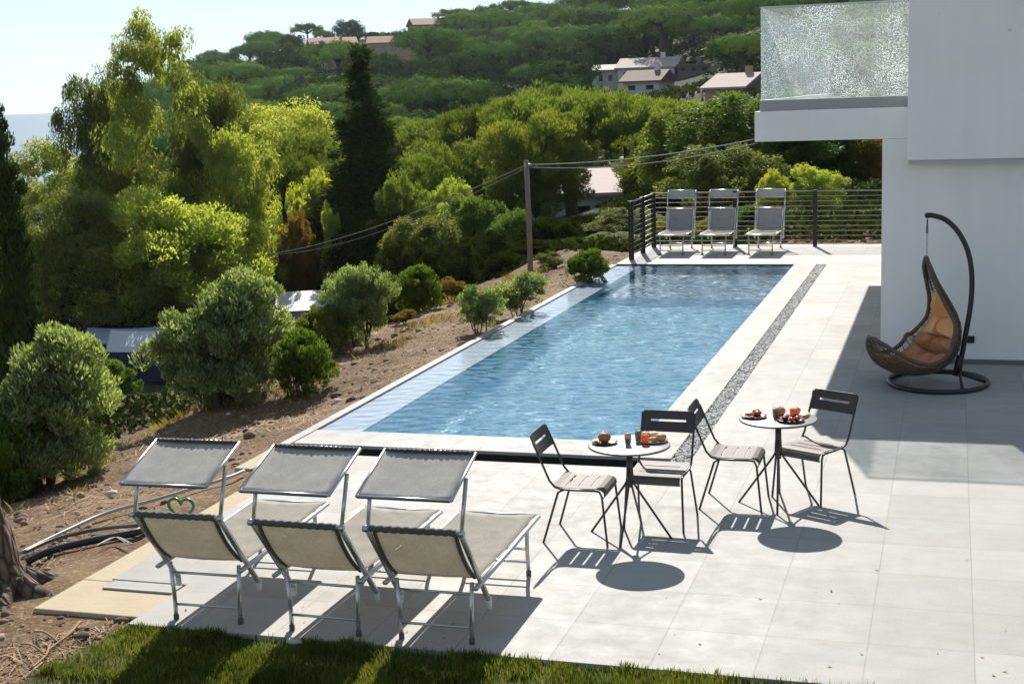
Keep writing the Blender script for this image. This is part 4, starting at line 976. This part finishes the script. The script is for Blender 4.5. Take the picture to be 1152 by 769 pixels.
def T(proto, px, top, r_, wpx, label, cat='tree', **k):
    p_, h = far_spot(px, r_, top); return plant(proto, p_, h, wpx * r_ / 1597.0, label, cat, **k)
def G(proto, px, base, top, wpx, label, cat='shrub', **k):
    p_ = spot(px, base); rr_ = math.hypot(p_.x, p_.y); d = ray(px, top); hh = EYE + d[2] / math.hypot(d[0], d[1]) * rr_ - p_.z
    return plant(proto, p_, max(hh, .15), wpx * rr_ / 1597.0, label, cat, lean=.12 * sin(px * 1.7), **k)
C_ = 'crown'
# left group below the terrace
T(P_cyp, 0, 132, 34, 46, 'narrow almost black cypress cut by the photo edge', rz=.3)
T(P_gum, 168, 16, 63, 120, 'tallest airy eucalyptus, its thin pale stems standing against the sky', rz=1.0)
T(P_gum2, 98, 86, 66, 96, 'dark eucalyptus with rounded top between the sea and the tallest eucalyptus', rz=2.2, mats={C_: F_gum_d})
T(P_gum2, 226, 92, 65, 104, 'sunlit eucalyptus leaning out towards the wooded hill', rz=.2)
T(P_gum2, 268, 146, 62, 92, 'bright yellow-green eucalyptus in front of the foot of the hill', rz=4.0, mats={C_: F_lime})
T(P_gum, 55, 158, 72, 130, 'brownish yellow tree in front of the sea', rz=3.1)
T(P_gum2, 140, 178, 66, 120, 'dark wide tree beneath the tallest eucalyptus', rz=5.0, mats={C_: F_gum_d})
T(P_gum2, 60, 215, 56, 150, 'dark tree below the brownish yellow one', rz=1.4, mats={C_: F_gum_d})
T(P_lime, 200, 216, 57, 180, 'wide lime-yellow tree above the two tents', rz=.5)
T(P_gum2, 320, 118, 92, 140, 'yellow-green tree filling the gap before the conical fir', rz=2.6, mats={C_: F_lime})
T(P_pine2, 355, 148, 80, 110, 'sunny pine touching the flank of the conical fir')
T(P_pine, 318, 178, 72, 130, 'dark pine behind the lime-yellow tree', mats={C_: F_pine})
T(P_oak, 300, 250, 66, 90, 'dark oak between the lime-yellow tree and the orange bush')
T(P_lime, 328, 240, 63, 46, 'small orange-leaved tree in the shade', mats={C_: F_dry})
T(P_fir, 404, 64, 66, 128, 'tall black-green conical fir rising above all its neighbours')
T(P_lime, 372, 232, 62, 26, 'thin bright sapling at the foot of the conical fir')
T(P_pine2, 470, 136, 84, 120, 'sunny pine just beyond the conical fir')
T(P_pine2, 505, 160, 74, 120, 'yellow-green pine with drooping front, above the power line', rz=2.)
T(P_lime, 446, 196, 61, 70, 'bright lime tree standing right beside the conical fir', mats={C_: F_pine_y})
T(P_lime, 348, 196, 67, 64, 'lime-green round tree in the gap before the conical fir')
T(P_pine2, 452, 178, 70, 90, 'small sunny pine half behind the conical fir', rz=3.)
T(P_pine, 560, 118, 78, 150, 'broad pine behind the wooden pole')
T(P_pine, 640, 98, 72, 190, 'largest umbrella pine, forked trunk seen under its crown beside the pole', rz=.6, mats={C_: F_pine_y})
T(P_pine, 705, 106, 70, 170, 'umbrella pine reaching over the pale house', rz=2.4, mats={C_: F_pine_y})
T(P_pine2, 600, 128, 66, 120, 'dense pine directly behind the pole top')
T(P_oak, 535, 222, 58, 90, 'bright green round tree under the power line')
T(P_oak, 575, 238, 54, 66, 'small leafy tree touching the foot of the pole')
T(P_lime, 505, 205, 64, 80, 'yellow-green tree under the drooping pine')
T(P_oak, 850, 104, 52, 160, 'dense dark green tree left of the villa balcony', mats={C_: F_green})
T(P_oak, 775, 118, 56, 120, 'yellow-green round tree behind the three railing loungers', mats={C_: F_pine_y})
T(P_oak, 915, 132, 50, 130, 'dark green tree seen under the balcony slab')
T(P_pine2, 740, 150, 62, 100, 'dark pine beside the railing corner', mats={C_: F_pine})
T(P_oak, 812, 165, 44, 120, 'very dark oak close behind the railing', mats={C_: F_gum_d})
T(P_lime, 918, 186, 39, 62, 'small bright green sapling behind the bare railing stretch')
T(P_lime, 972, 152, 50, 56, 'golden dry bush on the rising ground beside the villa wall', mats={C_: F_dry})
T(P_lime, 872, 192, 39, 34, 'thin pale green sapling above the tallest sunshade')
for k, (px, top, r_, wp, pr_, mt_, lb) in enumerate((
    (290, 128, 118, 90, P_pine2, None, 'yellow-green pine at the hill foot above the fir'), (355, 138, 125, 80, P_oak, F_hill, 'round green oak at the hill foot behind the sunny pine'),
    (440, 132, 112, 90, P_pine2, None, 'yellow-topped pine at the hill foot beyond the fir'), (520, 140, 105, 100, P_pine2, None, 'low pine at the hill foot between fir and pole'),
    (585, 126, 104, 110, P_pine, None, 'dark pine at the hill foot behind the broad pine'), (660, 112, 108, 100, P_pine2, None, 'pine at the hill foot behind the largest umbrella pine'),
    (730, 118, 96, 100, P_pine2, None, 'sunny pine below the white hillside villa'), (790, 122, 84, 90, P_oak, None, 'green oak below the pinkish roof on the slope'),
    (245, 178, 82, 90, P_gum2, F_lime, 'lime eucalyptus behind the leaning one'), (395, 168, 98, 80, P_oak, None, 'oak hidden behind the conical fir'),
    (30, 205, 88, 110, P_gum2, None, 'yellowish tree standing closest to the sea'))):
    T(pr_, px, top, r_, wp, lb, mats={C_: mt_} if mt_ else None)
# undergrowth at the foot of the slope, tree shade painted into its leaf colour
kk = 0
for px, top, r_, wp in ((30, 262, 60, 120), (95, 288, 62, 100), (165, 300, 66, 120), (255, 290, 64, 110), (300, 285, 72, 90), (345, 262, 76, 90), (430, 240, 60, 110), (480, 245, 56, 110), (545, 262, 50, 80), (620, 246, 48, 90), (665, 240, 50, 90), (705, 235, 46, 80), (610, 270, 42, 80), (740, 205, 50, 90), (460, 272, 52, 80), (400, 262, 63, 90), (505, 275, 46, 80), (570, 285, 40, 60), (650, 268, 42, 80), (690, 262, 40, 60)):
    kk += 1
    T(P_oak, px, top, r_, wp, 'dark shaded undergrowth bush below the tall trees, its crown merging with the rest', 'bush', group='dark bushes in the shade under the trees', mats={C_: F_painted_shade if kk % 4 else F_gum_d}, name='undergrowth_bush')
# shrubs behind the railing on the right
for k, (px, top, r_, wp, mt_, lb) in enumerate(((835, 232, 38, 60, None, 'green shrub behind the sunshade of the last railing lounger'), (905, 236, 37, 70, None, 'green shrub in the middle of the bare railing stretch'), (945, 246, 38, 60, F_dry, 'reddish dry shrub behind the railing close to the villa wall'), (978, 236, 38, 60, None, 'green shrub touching the villa wall behind the railing'), (870, 252, 36, 50, F_olive, 'grey-green low shrub behind the bare railing'), (760, 240, 38, 60, F_gum_d, 'dark shrub behind the railing corner'), (800, 246, 37, 50, F_gum_d, 'dark shrub behind the middle railing lounger'), (965, 262, 35, 40, F_dry, 'low rusty shrub at the railing foot near the villa wall'), (925, 262, 35, 44, F_lime, 'low yellow-green shrub at the railing foot'))):
    T(P_bush, px, top, r_, wp, lb, 'shrub', mats={'foliage': mt_} if mt_ else None)
# slope beside the terrace
G(P_olive, 48, 548, 376, 140, 'bushy olive tree at the bottom of the slope, cut by the photo edge', 'tree', rz=1.)
G(P_bush, 8, 565, 470, 90, 'low dark green bush below the cut-off olive tree')
G(P_olive, 250, 458, 308, 122, 'rounded olive tree between the two tents and the dirt bank', 'tree', rz=.5)
G(P_olive2, 278, 440, 322, 60, 'olive sprout thicket leaning against the rounded olive tree', 'shrub', mats={C_: F_olive})
G(P_bush, 126, 452, 404, 52, 'bright green bush in front of the tents')
G(P_bush, 340, 442, 372, 62, 'young green bush on the brow of the bank')
G(P_bush2, 228, 462, 412, 56, 'thin yellowish bush under the rounded olive tree')
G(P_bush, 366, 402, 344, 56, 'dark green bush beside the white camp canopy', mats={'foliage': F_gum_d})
G(P_olive2, 408, 388, 298, 70, 'pruned olive tree with bare forked trunk on the bank', 'tree', rz=.4)
G(P_bush, 396, 384, 346, 44, 'low grey-green cushion bush at the foot of the pruned olive', mats={'foliage': F_olive})
G(P_bush, 467, 352, 300, 52, 'round olive-green bush beyond the pruned olive')
G(P_bush, 432, 352, 312, 40, 'dark bush between the pruned olive and the round bush', mats={'foliage': F_gum_d})
G(P_bush2, 541, 374, 318, 52, 'oleander bush with reddish stems halfway along the pool')
G(P_bush2, 584, 356, 306, 54, 'taller oleander bush closest to the pole', rz=1.)
G(P_bush2, 512, 336, 312, 30, 'small dry bush on the bank behind the oleanders', mats={'foliage': F_dry})
G(P_bush, 664, 318, 281, 42, 'round bright green bush next to the far pool corner')
G(P_bush2, 620, 302, 285, 30, 'low grey bush behind the pole', mats={'foliage': F_gum_d})
G(P_bush2, 358, 424, 396, 34, 'rusty dry weeds beside the young green bush', mats={'foliage': F_dry})
G(P_bush2, 455, 365, 348, 26, 'tuft of straw-coloured weeds below the round olive-green bush', mats={'foliage': F_dry})
G(P_bush2, 92, 522, 494, 40, 'pale green weeds at the foot of the cut-off olive', mats={'foliage': F_olive})

# big trunk cut by the photo edge
tk = empty('pine_tree', tuple(spot(2, 672))); tag(tk, 'thick rough-barked tree trunk at the photo edge beside the lawn corner', 'tree')
mt, nt, out = node_mat('furrowed bark'); t = NT(nt); v = t.coords('Object', (9, 9, 2.2)); wv = t.n('ShaderNodeTexVoronoi', feature='DISTANCE_TO_EDGE'); wv.inputs['Scale'].default_value = 1.6; t.l(v, wv.inputs['Vector'])
n1 = t.noise(v, 3, 6, .7); c = t.mix(1, t.ramp(wv.outputs['Distance'], [(.0, (.04, .028, .02)), (.25, (.19, .135, .10))]), t.ramp(n1, [(.3, (.7, .7, .7)), (.7, (1.2, 1.15, 1.1))]), 'MULTIPLY')
p = t.n('ShaderNodeBsdfPrincipled'); p.inputs['Roughness'].default_value = .95; t.l(c, p.inputs['Base Color']); t.l(t.bump(wv.outputs['Distance'], 1, .06), p.inputs['Normal']); t.l(p.outputs[0], out.inputs[0])
mb = MB(); P = smooth_path([(.1, 0, -.4), (0, 0, .1), (-.14, 0, .7), (-.38, .05, 1.6), (-.75, .1, 3.2), (-1.1, .2, 5.2), (-1.2, .2, 7.0)], 8)
N = len(P); mb.tube(P, [.29 - .08 * min(1, i / 10) - .11 * i / N for i in range(N)], 28)
rr = random.Random(3); mb.v = [(x + rr.uniform(-.012, .012), y + rr.uniform(-.012, .012), z) for x, y, z in mb.v]
for a in (0, 1.1, 2.3, 3.4, 4.6, 5.4): mb.tube(smooth_path([(.16 * cos(a), .16 * sin(a), .12), (.42 * cos(a), .42 * sin(a), .0), (.8 * cos(a + .2), .8 * sin(a + .2), -.10)], 4), [.10, .095, .09, .085, .075, .065, .05, .04, .03], 8)
limbs(mb, (-1.15, .2, 5.6), [(-2.6, 1.0, 7.3), (-2.4, -1.2, 7.5), (-.4, .8, 7.8), (-1.4, -.4, 8.6)], .09)
mb.build('trunk', mt, tk)
V, _ = foliage([(-2.6, 1., 7.5, 1.1, 1.1, .7), (-2.4, -1.2, 7.6, 1.1, 1.1, .7), (-.6, .6, 8.0, 1.1, 1.1, .7), (-1.5, -.4, 8.6, 1.3, 1.3, .8)], 120, .35, 9000, (.22, .04), 'up', seed=3)
link(bpy.data.objects.new('crown', np_mesh('crown', V, 4, F_pine)), tk)

# ------------------------------------------------------------------ wooden pole and wires
pb = spot(597, 320); pr = math.hypot(pb.x, pb.y)
d = ray(597, 183); ph = EYE + d[2] / math.hypot(d[0], d[1]) * pr - pb.z
pole = empty('utility_pole', pb); tag(pole, 'weathered wooden utility pole on the bank beside the pool', 'pole')
mb = MB(); mb.tube([(0, 0, -.4), (.01, 0, ph * .5), (-.01, 0, ph + .05)], [.062, .056, .048], 10); mb.build('post', simple('grey weathered wood', (.20, .165, .135), .9, var=.3, scale=9, bump=.5), pole)
mb = MB(); mb.tube([(-.03, 0, ph - .05), (.10, 0, ph - .04)], .03, 8); mb.tube([(-.02, -.04, ph - .12), (-.02, -.04, ph + .0)], .022, 8); mb.build('clamp', M_metal, pole)
def wire(a, b, sag, rad, label):
    a = Vector(a); b = Vector(b); mb = MB(); P = []
    for i in range(25):
        u = i / 24; q = a.lerp(b, u); q.z -= sag * 4 * u * (1 - u); P.append(q)
    mb.tube(P, rad, 5); tag(mb.build('overhead_wire', simple('wire sheath', (.24, .23, .22), .6)), label, 'wire')
ptop = Vector((pb.x, pb.y, pb.z + ph - .04))
def at_r(px, py, r_):
    d = ray(px, py); hd = math.hypot(d[0], d[1]); return (d[0] / hd * r_, d[1] / hd * r_, EYE + d[2] / hd * r_)
wire(ptop, at_r(852, 156, 29.2), .12, .012, 'upper overhead wire from the pole to the villa slab')
wire(ptop - Vector((0, 0, .05)), at_r(852, 161, 29.2), .18, .009, 'thin lower overhead wire from the pole to the villa slab')
wire(ptop, at_r(300, 286, 60), .3, .012, 'overhead wire dropping from the pole towards the fir tree')
wire(ptop - Vector((0, 0, .06)), at_r(310, 286, 60), .4, .007, 'thin overhead wire below the one dropping towards the fir')

# ------------------------------------------------------------------ camp below the slope
M_tent = simple('pale grey tent cloth', (.50, .52, .56), .7, var=.06, scale=2, bump=.3)
M_tentd = simple('navy tent cloth', (.018, .022, .06), .8); M_rust = simple('rust red tent trim', (.30, .07, .04), .7); M_white = simple('white awning cloth', (.74, .73, .70), .75, var=.04)
def tent(pos, rz, L, W_, H_, label, cloth, front):
    root = empty('tent', pos, rz); tag(root, label, 'tent')
    n = 9; prof = [(-W_ / 2, 0), (-W_ * .46, H_ * .66), (-W_ * .38, H_ * .76), (0, H_), (W_ * .38, H_ * .76), (W_ * .46, H_ * .66), (W_ / 2, 0)]
    for nm, j0, j1, mt_ in (('roof', 1, 5, cloth), ('side_wall', 0, 1, front), ('side_wall', 5, 6, front)):
        mb = MB(); ns = 9; m_ = j1 - j0 + 1
        for i in range(ns):
            u = i / (ns - 1); s_ = 1 - .06 * sin(pi * u)
            for (y, z) in prof[j0:j1 + 1]: mb.v.append((-L / 2 + L * u, y, max(0, z * s_)))
        for i in range(ns - 1):
            for j in range(m_ - 1): mb.f.append((i * m_ + j, i * m_ + j + 1, (i + 1) * m_ + j + 1, (i + 1) * m_ + j)); mb.sm.append(False)
        mb.build(nm, mt_, root, solid=.01)
    for xx in (-L / 2 + .03, L / 2 - .03):
        mb = MB(); mb.add([(xx, y * .98, z * .98) for y, z in prof], [tuple(range(7))]); mb.build('end_wall', cloth, root)
    for yy in (-.30, .0, .30):
        mb = MB(); mb.tube([(L / 2 + .01, yy * W_, .0), (L / 2 + .01, yy * W_ * .9, H_ * .72)], .035, 6); mb.build('trim', M_rust, root)
    return root
p1 = spot(163, 428); tent(p1 + Vector((0, .8, 0)), radians(22), 2.9, 2.4, 1.7, 'large pale grey ridge tent with navy side, by the rounded olive tree', M_tent, M_tentd)
p2 = spot(150, 406); tent(p2, radians(15), 3.2, 2.0, 1.3, 'low blue-grey tent with sun patches behind the large tent', simple('blue grey tent cloth', (.30, .36, .46), .7), M_tentd)
p3 = spot(350, 372); aw = empty('camp_awning', p3, radians(25)); tag(aw, 'white camp awning with flat roof beyond the pruned olive tree', 'awning')
mb = MB(); mb.add([(-1.5, -1.1, 1.0), (1.5, -1.1, 1.0), (1.6, 1.2, 1.5), (-1.3, 1.2, 1.5)], [(0, 1, 2, 3)]); mb.build('roof', M_white, aw, solid=.02)
mb = MB(); mb.box(-1.45, 1.45, -1.08, -1.05, .25, .97); mb.build('front_panel', simple('grey awning wall', (.32, .31, .30), .8), aw)
for x in (-1.4, 1.4):
    for y, z in ((-1.05, 1.0), (1.12, 1.48)): mb = MB(); mb.tube([(x, y, 0), (x, y, z)], .03, 6); mb.build('pole', M_metal, aw)
p4 = spot(372, 326); aw2 = empty('camp_awning', p4, radians(10)); tag(aw2, 'small white awning half hidden behind the larger white one', 'awning')
mb = MB(); mb.add([(-1.1, -.8, 1.1), (1.1, -.8, 1.1), (1.0, .8, 1.5), (-1.0, .8, 1.5)], [(0, 1, 2, 3)]); mb.build('roof', M_white, aw2, solid=.02)
for x in (-1, 1): mb = MB(); mb.tube([(x, -.7, 0), (x, -.7, 1.1)], .03, 6); mb.build('pole', M_metal, aw2)

# ------------------------------------------------------------------ houses
M_roof = simple('terracotta roof', (.30, .15, .095), .85, var=.25, scale=1.5, bump=.3); M_roofd = simple('brown roof', (.20, .135, .10), .85, var=.2, scale=1.5); M_roofp = simple('pink grey roof', (.42, .33, .29), .85, var=.12, scale=1)
M_wallw = simple('white house wall', (.72, .70, .67), .8); M_wallo = simple('ochre house wall', (.42, .29, .17), .85); M_glassd = simple('dark window glass', (.02, .025, .03), .1, spec=.8)
M_shut = simple('grey shutters', (.15, .13, .11), .7)
def house(pos, rz, L, D, Hh, wall, roof, label, kind='gable', rh=None, nwin=4, floors=1, arches=False, name='house', terrace=False):
    root = empty(name, pos, rz); tag(root, label, 'house')
    mb = MB(); mb.box(-L / 2, L / 2, -D / 2, D / 2, -4, Hh); mb.build('wall', wall, root)
    rh = rh or D * .22; o = .5
    if kind == 'gable':
        mb = MB(); v_ = [(-L / 2 - o, -D / 2 - o, Hh), (L / 2 + o, -D / 2 - o, Hh), (L / 2 + o, D / 2 + o, Hh), (-L / 2 - o, D / 2 + o, Hh), (-L / 2 - o, 0, Hh + rh), (L / 2 + o, 0, Hh + rh)]
        v_ += [(a, b, c + .22) for a, b, c in v_]
        mb.add(v_, [(0, 1, 5, 4), (2, 3, 4, 5), (0, 4, 3), (1, 2, 5), (6, 7, 11, 10), (8, 9, 10, 11), (6, 10, 9), (7, 8, 11), (0, 1, 7, 6), (1, 2, 8, 7), (2, 3, 9, 8), (3, 0, 6, 9)]); rf = mb.build('roof', roof, root)
    elif kind == 'shed':
        mb = MB(); mb.add([(-L / 2 - o, -D / 2 - o, Hh), (L / 2 + o, -D / 2 - o, Hh), (L / 2 + o, D / 2 + o, Hh + rh), (-L / 2 - o, D / 2 + o, Hh + rh), (-L / 2 - o, -D / 2 - o, Hh + .22), (L / 2 + o, -D / 2 - o, Hh + .22), (L / 2 + o, D / 2 + o, Hh + rh + .22), (-L / 2 - o, D / 2 + o, Hh + rh + .22)], [(0, 3, 2, 1), (4, 5, 6, 7), (0, 1, 5, 4), (1, 2, 6, 5), (2, 3, 7, 6), (3, 0, 4, 7)]); rf = mb.build('roof', roof, root)
    else:
        mb = MB(); mb.box(-L / 2 - .3, L / 2 + .3, -D / 2 - .3, D / 2 + .3, Hh, Hh + .3); rf = mb.build('roof', roof, root)
    mb = MB(); mb.box(L * .18, L * .18 + .7, -.35, .35, Hh + rh * .5, Hh + rh + 1.0); mb.build('chimney', wall, rf)
    for fl in range(floors):
        for i in range(nwin):
            x = -L / 2 + L * (i + .5) / nwin; z = Hh * .38; hw = L / nwin * (.34 if arches else .2)
            mb = MB(); mb.box(x - hw, x + hw, -D / 2 - .03, -D / 2 + .05, z - (Hh * .3 if arches else 0), z + Hh * .38); w_ = mb.build('window', M_glassd, root)
            mb = MB(); mb.box(x - hw - .12, x + hw + .12, -D / 2 - .08, -D / 2 - .035, z + Hh * .38 + .01, z + Hh * .38 + .12); mb.build('lintel', wall, w_)
    if terrace: mb = MB(); mb.box(-L / 2 - 1, L / 2 + 1, -D / 2 - 3.5, -D / 2 - 3.3, -3, .2); mb.build('terrace_wall', wall, root)
    return root
def face_cam(p): return math.atan2(p[1], p[0]) - pi / 2
def hs(px, base, wpx, rz, D, Hh, wall, roof, label, **k):
    p_ = spot(px, base); rr_ = math.hypot(p_.x, p_.y); L = wpx * rr_ / 1597; k_ = dict(k)
    lift = k_.pop('lift', 0); p_.z += lift
    if 'hpx' in k_: Hh = k_.pop('hpx') * rr_ / 1597
    print('HOUSE', label[:30], 'r=%.0f L=%.1f H=%.1f' % (rr_, L, Hh)); house_xy.append((p_.x, p_.y, rr_, px, wpx, base, p_.z))
    return house(p_, face_cam(p_) + rz, L, D, Hh, wall, roof, label, **k_)
house_xy = []
hs(375, 76, 50, .12, 9, 3, M_wallo, M_roof, 'ochre villa with arches near the low end of the ridge', hpx=15, lift=2.5, rh=2, arches=True, nwin=4)
hs(440, 73, 46, -.1, 8, 3, M_wallo, M_roof, 'ochre villa with terracotta roof and terrace below the ridge', hpx=13, lift=2.5, rh=2, nwin=4, terrace=True)
hs(485, 50, 44, .25, 9, 3, M_wallo, M_roof, 'highest terracotta-roofed house, standing on the ridge beside the lone pine', hpx=11, lift=2.5, rh=2.2, nwin=3)
hs(690, 98, 42, .1, 7, 3, M_wallw, M_roofp, 'white villa with pinkish roof and grey windows on the hillside', hpx=17, rh=1, nwin=4, kind='shed')
hs(733, 92, 62, -.2, 9, 3, M_wallw, M_roofp, 'long white house with pale gabled roof on the hillside', hpx=14, rh=1.6, nwin=3)
hs(730, 106, 42, -.35, 7, 3, M_wallw, M_roofd, 'brown-roofed annex in front of the white hillside villas', hpx=13, rh=1.6, nwin=2)
hs(778, 84, 34, .1, 7, 3, M_shut, M_roofd, 'dark grey flat-roofed house among the hillside trees', hpx=9, kind='flat', nwin=3, rh=.4)
hs(832, 106, 44, -.4, 9, 2.6, M_wallo, M_roofp, 'low house with pinkish roof beside the villa balcony', hpx=6, rh=1.6, nwin=2)
hs(575, 117, 46, .0, 6, 2.6, M_wallw, M_roofp, 'low pale wall of a house above the broad pine', hpx=5, kind='flat', nwin=3, rh=.3)
p_ = far_spot(668, 88, 210)[0] - Vector((0, 0, 1.6))
hb = house(p_, face_cam(p_) + .15, 9.5, 6, 2.3, M_wallw, M_roofp, 'pale house seen through the branches of the umbrella pines', nwin=4, rh=1.1, kind='shed')

# ------------------------------------------------------------------ wooded hill
def hill_proto(name, lob, n_sub, sub_r, n_leaf, leaf, mat, H, mode, seed, r0):
    return tree_proto(name, H, lob, n_sub, sub_r, n_leaf, leaf, mat, mode, r0=r0, seed=seed, limb_n=6, underside=.22)
HP = [hill_proto('hillside_pine', [(0, 0, 5.7, 4.4, 4.4, 1.9)] * 3 + dome(7, 3.5, 5.8, 1.1, 1.5, 40 + k), 230, .5, 9500, (.30, .16), F_hill, 8.5, 'shell', 40 + k, .26) for k in range(3)]
HR = hill_proto('ridge_pine', dome(12, 4.0, 7.0, .9, 1.35, 61), 150, .5, 5200, (.36, .16), F_hill, 9, 'shell', 61, .24)
HO = [hill_proto('hillside_oak', [(0, 0, 3.4, 3.4, 3.4, 2.9)] * 2 + lobes_rand(8, 2.8, 1.8, 4.8, 1.6, 50 + k), 190, .5, 8000, (.30, .17), F_hill2, 6.5, 'shell', 50 + k, .2) for k in range(3)]
hr = np.random.default_rng(9); pts = []; tries = 0
while len(pts) < 470 and tries < 90000:
    tries += 1
    px = hr.uniform(150, 990); r_ = 112 + 385 * hr.random() ** .62
    d = ray(px, 60); hd = math.hypot(d[0], d[1]); x, y = d[0] / hd * r_, d[1] / hd * r_
    sep = 10.8 * min(1.0, max(.62, r_ / 300))
    if any((x - a) ** 2 + (y - b) ** 2 < sep * sep for a, b, _ in pts): continue
    bad = False
    for hx, hy, rr_, hpx, wpx, base, hz0 in house_xy:
        if abs(px - hpx) < wpx * .5 + 9 and rr_ - 55 < r_ < rr_ + 9: bad = True
        if r_ < rr_ and abs(px - hpx) < wpx * .45 + 4 / r_ * 1597 and (ground_at(x, y) + 9 - EYE) / r_ > (hz0 + .5 - EYE) / rr_: bad = True
        if (x - hx) ** 2 + (y - hy) ** 2 < 100: bad = True
    if bad or height(np.array([x]), np.array([y]))[0] < -16: continue
    pts.append((x, y, r_))
n_p = n_o = 0
print('hill trees', len(pts), 'tries', tries)
for i, (x, y, r_) in enumerate(pts):
    pine = vnoise(np.array([x / 45.]), np.array([y / 45.]), 6)[0] + hr.uniform(-.35, .35) > -.05
    sc = hr.uniform(.95, 1.75) * min(1.0, max(.55, r_ / 300)); cpx = 576 - math.tan(math.atan2(-x, y) - radians(17.3927)) * 1597; sc *= .55 if (r_ > 385 and 330 < cpx < 515) else 1; z = ground_at(x, y)
    if pine and n_p < 285:
        n_p += 1; pr_ = HP[i % 3]; plant(pr_, (x, y, z), 7.0 * sc * hr.uniform(.85, 1.25), 9.0 * sc, 'flat-topped green umbrella pine among many on the wooded hill', 'pine', group='umbrella pines covering the hillside', rz=hr.uniform(0, 6.28))
    elif n_o < 285:
        n_o += 1; pr_ = HO[i % 3]; plant(pr_, (x, y, z), 6.2 * sc * hr.uniform(.8, 1.2), 8.2 * sc, 'rounded dark green oak among many on the wooded hill', 'oak', group='rounded oaks covering the hillside', rz=hr.uniform(0, 6.28))
print('pines', n_p, 'oaks', n_o)
p_, h = far_spot(513, 470, 10); plant(HR, p_, h, 48 * 470 / 1597, 'lone flat-crowned umbrella pine on the ridge beside the highest house', 'pine', rz=1.)
for k, (px, top, wp) in enumerate(((545, 6, 30), (575, 0, 44), (598, 2, 30), (652, 4, 44), (690, -4, 60), (735, -14, 60), (392, 22, 34), (365, 34, 26), (345, 26, 34), (328, 38, 30), (305, 47, 30), (280, 52, 34), (255, 60, 34), (237, 56, 16), (420, 36, 30), (455, 38, 30), (218, 74, 24))):
    p_, h = far_spot(px, 462 + 6 * (k % 3), top); plant(HR if k % 3 else HO[k % 3], p_, max(h, 5), wp * 465 / 1597, 'crown standing out against the sky along the ridge line of the hill', 'tree', group='trees along the ridge line', name='ridge_tree', rz=k * 1.7)
# scrub between the hillside trees
n = 110000; px = hr.uniform(140, 1000, n); r_ = 105 + 400 * hr.random(n) ** .75
a = radians(17.3927) - np.arctan((px - 576) / 1597); x = -np.sin(a) * r_; y = np.cos(a) * r_; dn = vnoise(x / 9, y / 9, 31) + .5 * vnoise(x / 4, y / 4, 32)
keep = dn > -.12
for hx, hy, rr_, hpx, wpx, base, hz0 in house_xy: keep &= ((x - hx) ** 2 + (y - hy) ** 2 > 90)
x, y, dn = x[keep], y[keep], dn[keep]; n = len(x); z = height(x, y) + hr.random(n) * (.5 + 1.8 * np.clip(dn + .1, 0, 1)); keep = z > -15; x, y, z = x[keep], y[keep], z[keep]; n = len(x)
P = np.stack([x, y, z], 1); a = unit(n, hr); s = np.cross(a, unit(n, hr)); s /= np.linalg.norm(s, axis=1, keepdims=True); l_ = hr.uniform(.25, .6, n)[:, None]
V = np.stack([P - a * l_, P + s * l_ * .6, P + a * l_, P - s * l_ * .6], 1).reshape(-1, 3)
sc_ = link(bpy.data.objects.new('hillside_scrub', np_mesh('hillside_scrub', V, 4, F_painted_shade))); tag(sc_, 'green scrub filling the ground between the hillside trees', 'scrub', kind='stuff')
# leafy ground cover under the trees at the foot of the slope and behind the railing
n = 150000; px = hr.uniform(-60, 1010, n); r_ = 33 + 75 * hr.random(n); a = radians(17.3927) - np.arctan((px - 576) / 1597); x = -np.sin(a) * r_; y = np.cos(a) * r_
p_ = -6.6 - x; ok = ((y > 33.5) & (p_ < 0)) | (p_ > 9.5) | ((p_ > 0) & (y > 36)); dn = vnoise(x / 3.5, y / 3.5, 41) + .5 * vnoise(x / 1.3, y / 1.3, 42); ok &= dn > -.15
for cx_, cy_ in ((p1.x, p1.y), (p2.x, p2.y), (p3.x, p3.y), (p4.x, p4.y)): ok &= (x - cx_) ** 2 + (y - cy_) ** 2 > 12
x, y, dn = x[ok], y[ok], dn[ok]; n = len(x); z = height(x, y) + hr.random(n) * (.25 + .7 * np.clip(dn + .15, 0, 1)); P = np.stack([x, y, z], 1)
a = unit(n, hr); s = np.cross(a, unit(n, hr)); s /= np.linalg.norm(s, axis=1, keepdims=True); l_ = hr.uniform(.06, .16, n)[:, None]
V = np.stack([P - a * l_, P + s * l_ * .5, P + a * l_, P - s * l_ * .5], 1).reshape(-1, 3)
gc_ = link(bpy.data.objects.new('ground_cover', np_mesh('ground_cover', V, 4, F_painted_shade))); tag(gc_, 'low green ground cover under the trees below the terrace', 'ground cover', kind='stuff')
for o in list(bpy.data.objects):
    for k in ('H0', 'W0'):
        if k in o: del o[k]

# ------------------------------------------------------------------ haze in the air
mt, nt, out = node_mat('haze air'); pv = nt.nodes.new('ShaderNodeVolumePrincipled'); pv.inputs['Color'].default_value = (.80, .90, 1, 1)
pv.inputs['Density'].default_value = .00007; pv.inputs['Anisotropy'].default_value = .3; nt.links.new(pv.outputs[0], out.inputs['Volume'])
mb = MB(); mb.box(-1500, 1500, -300, 2600, -160, 130); hz_o = mb.build('haze', mt); tag(hz_o, 'thin blue summer haze in the air between the terrace and the hill', 'haze', kind='stuff')
